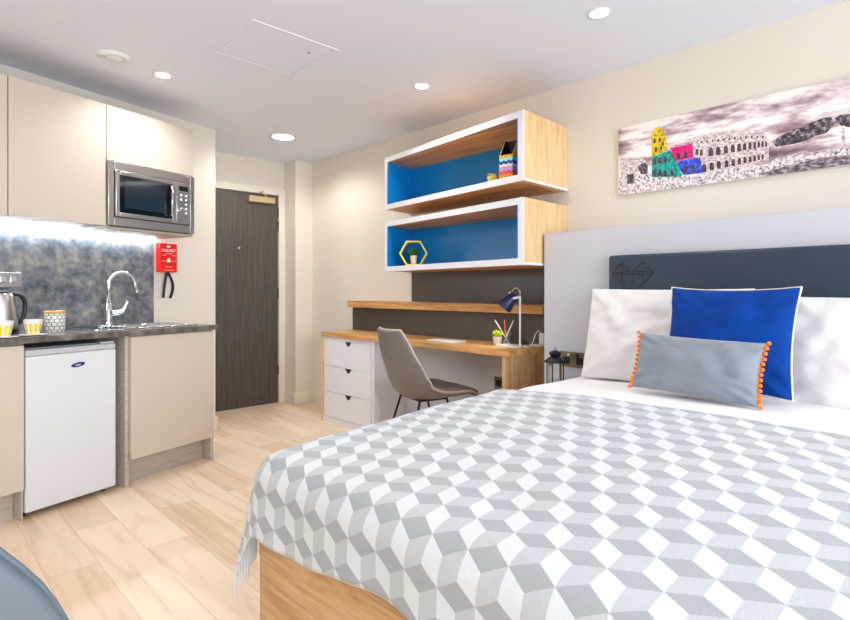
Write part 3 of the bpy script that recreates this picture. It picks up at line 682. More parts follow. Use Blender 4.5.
for z0_, z1_ in ((.055, .265), (.269, .484), (.488, .705)):
    mm = 3.745; mb = MB(); Y0_, Y1_ = 3.442, 4.085
    w1, w2, dd = .048, .018, .036
    mb.prism([(Y0_, z0_), (Y1_, z0_), (Y1_, z1_), (mm+w1, z1_), (mm+w2, z1_-dd), (mm-w2, z1_-dd), (mm-w1, z1_), (Y0_, z1_)], 2.700, 2.7115, 'x')
    dr = part('drawer', mb, 'white', t)
    part('finger_notch', MB().prism([(mm+w1-.002, z1_-.001), (mm+w2, z1_-dd+.001), (mm-w2, z1_-dd+.001), (mm-w1+.002, z1_-.001)], 2.708, 2.7115, 'x'), 'black', dr)
part('plinth', MB().box(2.704, 2.7115, 3.415, 4.111, 0, .048), 'white', t)
part('modesty_panel', MB().box(3.045, 3.062, 2.116, 3.414, .02, ZD-.037), 'panelgrey', t)
# under desk socket
t = thing('floor_level_socket', 'bronze data socket with black insert under the desk', 'socket', (3.04, 2.40, .487))
part('plate', MB().box(3.036, 3.0445, 2.402, 2.482, .445, .53), 'bronze', t, bevel=.002); part('insert', MB().box(3.032, 3.036, 2.422, 2.464, .465, .51), 'black', t)
# things on the desk
t = thing('notebook', 'thin white booklet lying on the desk beside the chair', 'booklet', (2.82, 2.74, ZD))
for i in range(3):
    mb = MB().box(-.06, .06, -.13, .13, .0005+i*.0035, .0035+i*.0035); o_ = part('page_block' if i < 2 else 'cover', mb, 'paper', t, local=True, bevel=.0005)
    o_.rotation_euler = (0, 0, .06*i)
LX, LY = 2.86, 2.16
t = thing('desk_lamp', 'navy desk lamp with white pole and base on desk end', 'lamp', (LX, LY, ZD))
part('base', MB().prism([(LX-.055, LY+.0-.05), (LX+.055, LY-.05), (LX+.055, LY+.12), (LX-.055, LY+.12)], ZD, ZD+.012), 'ceramic', t, bevel=.004)
lp = (LX+.0, LY-.03)
PH = .322
part('pole', MB().tube([(lp[0], lp[1], ZD+.012), (lp[0], lp[1], ZD+PH)], .0065, 10), 'ceramic', t, smooth='auto')
dirv = Vector((-.22, .60, -.72)).normalized()
tip = Vector((lp[0]-.01, lp[1]+.052, ZD+.322))
part('arm', MB().tube([(lp[0], lp[1], ZD+PH-.004), (lp[0]-.035, lp[1]+.085, ZD+PH-.022)], .0085, 10), 'ceramic', t, smooth='auto')
mb = MB(); mb.lathe([(.001, -.012), (.022, -.010), (.030, 0), (.050, .092), (.0485, .092), (.028, .004), (.001, .002)], (0,0,0), 32, cap=False)
mb.bm.transform(dirv.to_track_quat('Z', 'Y').to_matrix().to_4x4()); mb.off(tip+Vector((.012, .0, .0)))
part('lamp_shade', mb, 'navy', t, smooth='auto')
part('bulb', MB().ball(tuple(tip+Vector((.012, 0, 0))+dirv*.05), .016, 10), 'lampglow', t, smooth=True)
lamp('SPOT', tuple(tip+Vector((.012, 0, 0))+dirv*.075), 2.2, (1, .93, .8), rot=dirv.to_track_quat('-Z', 'Y').to_euler(), spot_size=math.radians(120), spot_blend=.6, shadow_soft_size=.02)
pc = [(lp[0], lp[1], ZD+PH), (lp[0], lp[1], ZD+PH+.03), (lp[0], lp[1]+.012, ZD+PH+.05), (lp[0]-.004, lp[1]+.032, ZD+PH+.054), (lp[0]-.008, lp[1]+.05, ZD+PH+.042), (lp[0]-.012, lp[1]+.062, ZD+PH+.02)]
part('neck', MB().tube(pc, .004, 8), 'chrome', t, smooth=True); part('switch', MB().ball((lp[0]-.01, lp[1]+.074, ZD+PH+.022), .009), 'chrome', t, smooth=True)
part('cable', MB().tube([(LX+.0, LY-.05, ZD+.006), (2.87, 2.098, ZD+.0045), (2.885, 2.092, ZD+.0045), (2.93, 2.10, ZD+.0045), (2.985, 2.12, ZD+.03), (3.01, 2.12, ZD+.075), (3.02, 2.105, ZD+.10), (3.028, 2.085, ZD+.085)], .0035, 6), 'ceramic', t, smooth=True)
t = thing('plug_adaptor', 'white plug and adaptor standing at the back of the desk', 'plug', (3.03, 2.08, ZD))
part('block', MB().box(3.018, 3.05, 2.062, 2.10, ZD+.012, ZD+.085), 'ceramic', t, bevel=.005); part('foot', MB().box(2.985, 3.053, 2.06, 2.15, ZD, ZD+.012), 'ceramic', t, bevel=.003)
hx2, hy2 = 2.975, 2.33
t = thing('pencil_holder', 'clear beaker holding pencils beside the navy lamp', 'pencil holder', (hx2, hy2, ZD)); o = (hx2, hy2, ZD)
part('beaker', MB().lathe([(.001, .0005), (.036, .0005), (.038, .003), (.038, .095), (.0365, .095), (.0365, .004), (.001, .004)], o, 28, cap=False), 'glass', t, smooth='auto')
def pencil(a, b_, mt, lab):
    A, B = Vector(a), Vector(b_); t = thing('pencil', lab, 'pencil', a, group='pencils in the clear beaker')
    part('shaft', MB().tube([A, A.lerp(B, .93)], .0035, 6), mt, t); part('tip', MB().tube([A.lerp(B, .93), B], [.0035, .0006], 6), 'bamboo', t)
zb = ZD+.0075
pencil((hx2+.012, hy2-.015, zb), (hx2-.02, hy2+.085, ZD+.165), 'whitepencil', 'white pencil leaning left in the clear beaker')
pencil((hx2-.008, hy2-.004, zb), (hx2-.004, hy2+.012, ZD+.165), 'redpencil', 'coral red pencil standing upright in the clear beaker')
pencil((hx2-.016, hy2+.012, zb), (hx2+.02, hy2-.05, ZD+.168), 'whitepencil', 'white pencil leaning right in the clear beaker')
potplant(2.90, 2.345, ZD+.0005, 'lime green succulent in a small white pot on the desk', .055, .032, 'lime', 'succulent', 'plant', .028, 160)
# doorstop
t = thing('door_stop', 'small dark door stop on skirting left of the desk', 'door stop', (3.05, 4.24, .06))
part('stem', MB().tube([(3.054, 4.24, .05), (3.0, 4.24, .05)], .008, 10), 'bronze', t); part('tip', MB().tube([(3.0, 4.24, .05), (2.975, 4.24, .05)], .014, 12), 'rubber', t)

# ------------------------------------------------------------------ chair
def crom(P, t):
    n = len(P)-1; x = t*n; i = min(int(x), n-1); f = x-i
    p0, p1, p2, p3 = P[max(i-1, 0)], P[i], P[i+1], P[min(i+2, n)]
    return tuple(.5*((2*b)+(-a+c)*f+(2*a-5*b+4*c-d_)*f*f+(-a+3*b-3*c+d_)*f**3) for a, b, c, d_ in zip(p0, p1, p2, p3))
PROF = [(-.300, .875, .150, .030), (-.287, .80, .190, .050), (-.268, .70, .215, .070), (-.235, .60, .230, .090), (-.205, .51, .240, .105), (-.140, .445, .246, .095), (-.03, .430, .246, .060), (.09, .445, .243, .03), (.20, .462, .230, .010), (.290, .452, .195, -.012)]
def chair(loc, rot, lab, seatmat):
    t = thing('desk_chair', lab, 'chair', loc, rot=rot, group='bucket chairs on thin metal legs')
    def F(u, v):
        x, z, w, c = crom(PROF, u); x2, z2, _, _ = crom(PROF, min(1, u+.01)); x1, z1, _, _ = crom(PROF, max(0, u-.01))
        tx, tz = x2-x1, z2-z1; l = math.hypot(tx, tz); nx, nz = -tz/l, tx/l
        if nx < 0 and u < .4: nx, nz = -nx, -nz
        s_ = 2*v-1; k = abs(s_)**2.4*c
        # rounded ends
        return Vector((x+nx*k, s_*w, z+nz*k))
    mb = MB(); mb.grid(F, 36, 20); o_ = part('shell', mb, seatmat, t, local=True, smooth=True)
    sd = o_.modifiers.new('s', 'SOLIDIFY'); sd.thickness = .042; sd.offset = 0
    bv = o_.modifiers.new('b', 'BEVEL'); bv.width = .008; bv.segments = 2; bv.limit_method = 'ANGLE'; bv.angle_limit = math.radians(50)
    rim = [F(u/30, 0) for u in range(31)] + [F(1, v/10) for v in range(1, 10)] + [F(1-u/30, 1) for u in range(31)] + [F(0, 1-v/10) for v in range(1, 10)]
    part('edge_piping', MB().tube(rim, .0085 if seatmat == 'taupe' else .004, 8, True), 'edgetaupe' if seatmat == 'taupe' else seatmat, t, local=True, smooth=True)
    for sx in (-1, 1):
        for sy in (-1, 1):
            part('leg', MB().tube([(sx*.10-.02, sy*.13, .425), (sx*.21-.02, sy*.20, 0)], [.0085, .0065], 10), 'blackm', t, local=True, smooth='auto')
    part('underframe', MB().tube([(-.12, -.13, .42), (.08, -.13, .42), (.08, .13, .42), (-.12, .13, .42)], .008, 8, True), 'blackm', t, local=True)
    return t
chair((2.595, 2.71, 0), math.radians(-14), 'taupe leather bucket chair with black legs pushed under the desk', 'taupe')
chair((.072, 1.014, 0), math.radians(60), 'blue grey bucket chair, only its backrest top in the foreground corner', 'bluegrey')

# ------------------------------------------------------------------ bed wall
single('bed_wall_panel', MB().box(2.765, XW-.001, -1.1, 1.885, 0, 1.463), 'panelgrey', 'pale grey boxed-out panel wall behind the bed', 'panel', (2.9, .4, 0), bevel=.002)
HB0, HB1 = -.12, 1.45
t = thing('headboard', 'navy leather headboard with stitched heart on grey panel', 'headboard', (2.74, .67, 0))
part('backing_board', MB().box(2.72, 2.764, HB0+.01, HB1-.01, 0, .549), 'leather', t)
part('cushion', MB().box(2.705, 2.764, HB0, HB1, .55, 1.312), 'leather', t, bevel=.016, seg=4)
# stitched heart (faceted) in the pad
def hp_(yz): return [(2.7045, HB1-.022-y_*.1, 1.298-z_*.1) for y_, z_ in yz]
mb = MB()
H_ = [[(.1, 1.05), (.62, .35), (1.1, 1.0)], [(1.3, 1.0), (1.85, .35), (2.4, 1.05)], [(.1, 1.05), (1.1, 1.0)], [(1.3, 1.0), (2.4, 1.05)], [(.1, 1.05), (.1, 1.2), (1.22, 2.6), (2.4, 1.2), (2.4, 1.05)], [(.1, 1.2), (2.4, 1.2)], [(.62, .35), (.62, 1.75)], [(1.85, .35), (1.85, 1.75)], [(1.22, 1.0), (1.22, 2.6)]]
for seg_ in H_: mb.tube(hp_([(a*.9, b_*.72) for a, b_ in seg_]), .003, 6)
part('heart_stitching', mb, 'stitch', t)
# socket on panel
t = thing('wall_socket', 'double bronze socket on grey panel behind the lantern', 'socket', (2.765, 1.69, .75))
part('plate', MB().box(2.757, 2.7645, 1.60, 1.775, .70, .785), 'bronze', t, bevel=.002)
for yy in (1.645, 1.73): part('socket_face', MB().box(2.7545, 2.757, yy-.022, yy+.022, .715, .755), 'black', t)
for yy in (1.66, 1.715): part('rocker', MB().box(2.753, 2.757, yy-.008, yy+.008, .762, .776), 'chrome', t)
# bedside shelf and lantern
t = thing('bedside_table', 'narrow bedside table hidden behind the bed, carrying the black lantern', 'bedside table', (2.65, 1.74, 0))
part('top', MB().box(2.55, 2.764, 1.655, 1.83, .565, .585), 'white', t); part('body', MB().box(2.565, 2.764, 1.66, 1.825, .0, .565), 'white', t)
LXn, LYn, LZn = 2.64, 1.728, .585
t = thing('lantern', 'small black metal lantern beside the bed', 'lantern', (LXn, LYn, LZn)); o = (LXn, LYn, LZn)
part('base', MB().lathe([(.05, 0), (.056, .004), (.056, .014), (.045, .02)], o, 24), 'blackm', t, smooth='auto')
for i in range(6):
    q = PI/3*i+.25; part('bar', MB().tube([(LXn+.045*math.cos(q), LYn+.045*math.sin(q), LZn+.015), (LXn+.045*math.cos(q), LYn+.045*math.sin(q), LZn+.15)], .0035, 6), 'blackm', t)
part('roof', MB().lathe([(.054, .148), (.06, .150), (.058, .158), (.03, .178), (.024, .182)], o, 24), 'blackm', t, smooth='auto')
part('chimney', MB().lathe([(.022, .182), (.03, .190), (.034, .198), (.03, .207), (.014, .213), (.004, .216)], o, 24), 'blackm', t, smooth='auto')
part('ring', MB().tube([(LXn+.012*math.cos(2*PI*i/14), LYn, LZn+.221+.010*math.sin(2*PI*i/14)) for i in range(14)], .0018, 6, True), 'blackm', t)
part('glass', MB().lathe([(.038, .02), (.038, .148)], o, 20, cap=False), 'glass', t, smooth=True)
part('candle', MB().lathe([(.02, .0205), (.02, .06)], o, 16), 'ceramic', t)

# bed
BX0, BX1, BY0, BY1 = .80, 2.70, .0, 1.61
def topz(x, y):
    return .618+.068*max(0, min(1, (x-.85)/1.25))+.03*(1-min(1, abs(y-.8)/.8)**2)*max(0, min(1, (x-.8)/.6))+.006*noise.noise(Vector((x*3, y*3, 1)))
t = thing('bed', 'double bed with oak base and white sheet', 'bed', (1.75, .8, 0))
part('foot_board', MB().box(BX0+.015, BX0+.05, BY0+.02, BY1-.02, .0, .47), 'bedoak', t, bevel=.002)
part('side_board', MB().box(BX0+.051, BX1, BY1-.055, BY1-.02, .0, .38), 'bedoak', t); part('side_board', MB().box(BX0+.051, BX1, BY0+.02, BY0+.055, .0, .38), 'bedoak', t)
part('slat_deck', MB().box(BX0+.055, BX1, BY0+.056, BY1-.056, .32, .375), 'bedoak', t)
# mattress + sheet as one soft slab
def soft(x0, x1, y0, y1, z0, zf, r, n1, n2, lift=0):
    mb = MB()
    def F(a, b_):
        # rounded-top slab : param across the wrapped surface
        def ax(t_, lo, hi):
            L = hi-lo; drop = .22; arc = r*PI/2; tot = L-2*r+2*arc+2*drop; s_ = t_*tot
            if s_ < drop: return lo, drop+0-s_+r
            s_ -= drop
            if s_ < arc: q = s_/r; return lo+r-r*math.cos(q), r-r*math.sin(q)
            s_ -= arc
            if s_ < L-2*r: return lo+r+s_, 0
            s_ -= L-2*r
            if s_ < arc: q = s_/r; return hi-r+r*math.sin(q), r-r*math.cos(q)
            return hi, r+(s_-arc)
        x, dx = ax(a, x0, x1); y, dy = ax(b_, y0, y1)
        return Vector((x, y, max(z0, zf(x, y)-max(dx, dy)*1.0-0.0*min(dx, dy))))
    mb.grid(F, n1, n2); return mb
mb = soft(BX0+.053, BX1+.0, BY0+.0, BY1, .385, lambda x, y: topz(x, y)-.012, .07, 70, 60)
part('mattress', mb, 'sheet', t, smooth=True)

# blanket
XE, YE = BX0-.008, BY1+.012     # outer faces of the hang
RR = .085; HEAD = 1.955
NS, NT = 130, 130
SMIN, TMAX = -(RR*PI/2+.15), RR*PI/2+.15
xs0, yt1 = XE+RR, YE-RR         # where rounding starts
L_S = HEAD-xs0
Tn = (BY1-BY0)-RR+.05
def cloth(s_, t_):
    """s_: along bed from rounding line (neg = hanging over foot); t_: across from far-side rounding line (pos = hanging)"""
    dx = max(0, -s_); dy = max(0, t_); d_ = math.hypot(dx, dy)
    x = xs0+max(0, s_); y = yt1+min(0, t_)
    if d_ < 1e-6:
        return Vector((x, y, topz(x, y)+.012+.003*noise.noise(Vector((x*7, y*7, 3)))))
    ux, uy = -dx/d_, dy/d_
    arc = RR*PI/2
    if d_ < arc: q = d_/RR; o_ = RR*math.sin(q); dz = RR*(1-math.cos(q))
    else: o_ = RR; dz = RR+(d_-arc)
    hang = max(0, d_-arc*.6)
    wv = (math.sin(y*17+1)*.006+math.sin(y*31)*.003) if dx > dy else math.sin(x*19)*.006
    cf = min(dx, dy)/(max(dx, dy)+1e-6)
    o_ += hang*wv*5+hang*((.03 if dx > dy else .10)+.14*cf)
    slant = 1.0
    return Vector((x+ux*o_, y+uy*o_, topz(x, y)+.012-dz))
def hemdrop(t_):   # blanket lies a little askew: front hem rises to the near side
    return SMIN*(1-.21*max(0, -t_))+.012*math.sin(t_*9)
mb = MB()
def FB(a, b_):
    t_ = -Tn+(Tn+TMAX)*b_; s0 = hemdrop(t_)
    s1_ = L_S-.045*(1-b_)*0+.012*math.sin(b_*7)
    return cloth(s0+(s1_-s0)*a, t_)
def UB(a, b_):
    t_ = -Tn+(Tn+TMAX)*b_; s0 = hemdrop(t_); s1_ = L_S+.012*math.sin(b_*7)
    return (s0+(s1_-s0)*a, t_+1.5)
mb.grid(FB, NS, NT, UB)
bl = single('blanket', mb, 'blocks', 'grey and white tumbling-block patterned blanket draped over the bed', 'blanket', (1.5, .8, .63), smooth=True, uvname='cloth')
sd = bl.modifiers.new('s', 'SOLIDIFY'); sd.thickness = .005; sd.offset = 1
mb = MB()
for i in range(72):
    s_ = SMIN+.004+i*(L_S-SMIN-.01)/71
    if s_ < .12 or True:
        p = cloth(s_, TMAX-.002)
        l = .095+.012*random.random(); jx, jy = random.uniform(-.006, .006), random.uniform(.0, .008)
        mb.tube([p, p+Vector((jx*.5, jy, -l*.4)), p+Vector((jx, jy*1.4, -l))], [.0042, .004, .0025], 5)
fo = part('fringe', mb, 'wool', bl, label='pale knotted fringe'); fo['kind'] = 'stuff'
hem = [FB(0, i/90) for i in range(91)]
part('hem', MB().tube(hem, .004, 6), 'wool', bl, smooth=True)

# pillows
def cushion(w, h, T, pinch=.06, n=56, seed=0, crease=.006, pw=.42):
    """cushion lying in the local XZ plane, thickness along Y"""
    mb = MB()
    def outline(a, b_):
        x = a*w/2*(1-pinch*(1-b_*b_)*abs(a)**1.5); z = b_*h/2*(1-pinch*(1-a*a)*abs(b_)**1.5); return x, z
    def G(sg):
        def F(u, v):
            a = math.sin((u-.5)*PI); b_ = math.sin((v-.5)*PI)
            x, z = outline(a, b_)
            th = T/2*((1-a*a)**pw)*((1-b_*b_)**pw)
            edge = (1-a*a)*(1-b_*b_)
            th += crease*edge**.5*(noise.noise(Vector((x*11+seed, z*11, sg*3)))*2.0+abs(noise.noise(Vector((x*9+z*7+seed, z*16-x*5, sg*2+4))))*1.1)
            th += crease*1.2*max(0, abs(a)+abs(b_)-1.0)*math.sin((abs(a)-abs(b_))*16+seed)*edge**.3
            return Vector((x, sg*th, z))
        return F
    A = mb.grid(G(-1), n, n); B = mb.grid(G(1), n, n)
    bmesh.ops.remove_doubles(mb.bm, verts=mb.bm.verts, dist=.0004)
    edge = [outline(math.sin((i/n-.5)*PI), -1) for i in range(n)]+[outline(1, math.sin((i/n-.5)*PI)) for i in range(n)]+[outline(math.sin((.5-i/n)*PI), 1) for i in range(n)]+[outline(-1, math.sin((.5-i/n)*PI)) for i in range(n)]
    return mb, [(x, 0, z) for x, z in edge]
def place(o, loc, rz, tilt, roll=0):
    o.location = loc; o.rotation_euler = (Matrix.Rotation(rz, 3, 'Z')@Matrix.Rotation(tilt, 3, 'X')@Matrix.Rotation(roll, 3, 'Y')).to_euler()
mb, _ = cushion(.76, .46, .15, .03, seed=1, crease=.013)
o = single('pillow', mb, 'pillow', 'white pillow left of the blue cushion, against the navy headboard', 'pillow', (2.53, 1.18, .89), local=True, smooth=True, group='white pillows')
place(o, (2.590, 1.125, .915), -PI/2, math.radians(-14))
mb, _ = cushion(.74, .44, .15, .03, seed=5, crease=.013)
o = single('pillow', mb, 'pillow', 'white pillow right of the blue cushion, cut by right edge', 'pillow', (2.53, .33, .88), local=True, smooth=True, group='white pillows')
place(o, (2.590, .34, .893), -PI/2, math.radians(-14))
t = thing('cushion', 'square royal blue velvet cushion with pale piping', 'cushion', (2.35, .77, .88))
mb, eg = cushion(.49, .425, .12, .07, seed=3, crease=.010); part('cover', mb, 'velvet', t, local=True, smooth=True); part('piping', MB().tube(eg, .0042, 6, True), 'piping', t, local=True, smooth=True)
place(t, (2.425, .785, .935), math.radians(-93), math.radians(-13))
t = thing('cushion', 'small oblong grey velvet cushion with orange pompoms', 'cushion', (2.2, .85, .8))
mb, eg = cushion(.48, .235, .11, .05, seed=8, crease=.010); part('cover', mb, 'greyvel', t, local=True, smooth=True)
pm = None
for sx in (-1, 1):
    ez = []
    for i in range(13):
        b_ = -1+2*i/12; x = sx*(.24*(1-.05*(1-b_*b_))+.009); z = b_*.1175
        if pm is None:
            pm = part('pompom', MB().ball((0, 0, 0), .0075, 8), 'orange', t, local=True, smooth=True); q = pm
        else:
            q = pm.copy(); COL.objects.link(q); q.parent = t
        q.location = (x, random.uniform(-.003, .003), z)
    part('orange_braid', MB().tube([(sx*(.24*(1-.05*(1-(-1+2*i/12)**2))+.001), 0, (-1+2*i/12)*.1175) for i in range(13)], .003, 6), 'orange', t, local=True, smooth=True)
place(t, (2.275, .855, .831), math.radians(-92), math.radians(-17), math.radians(1.5))

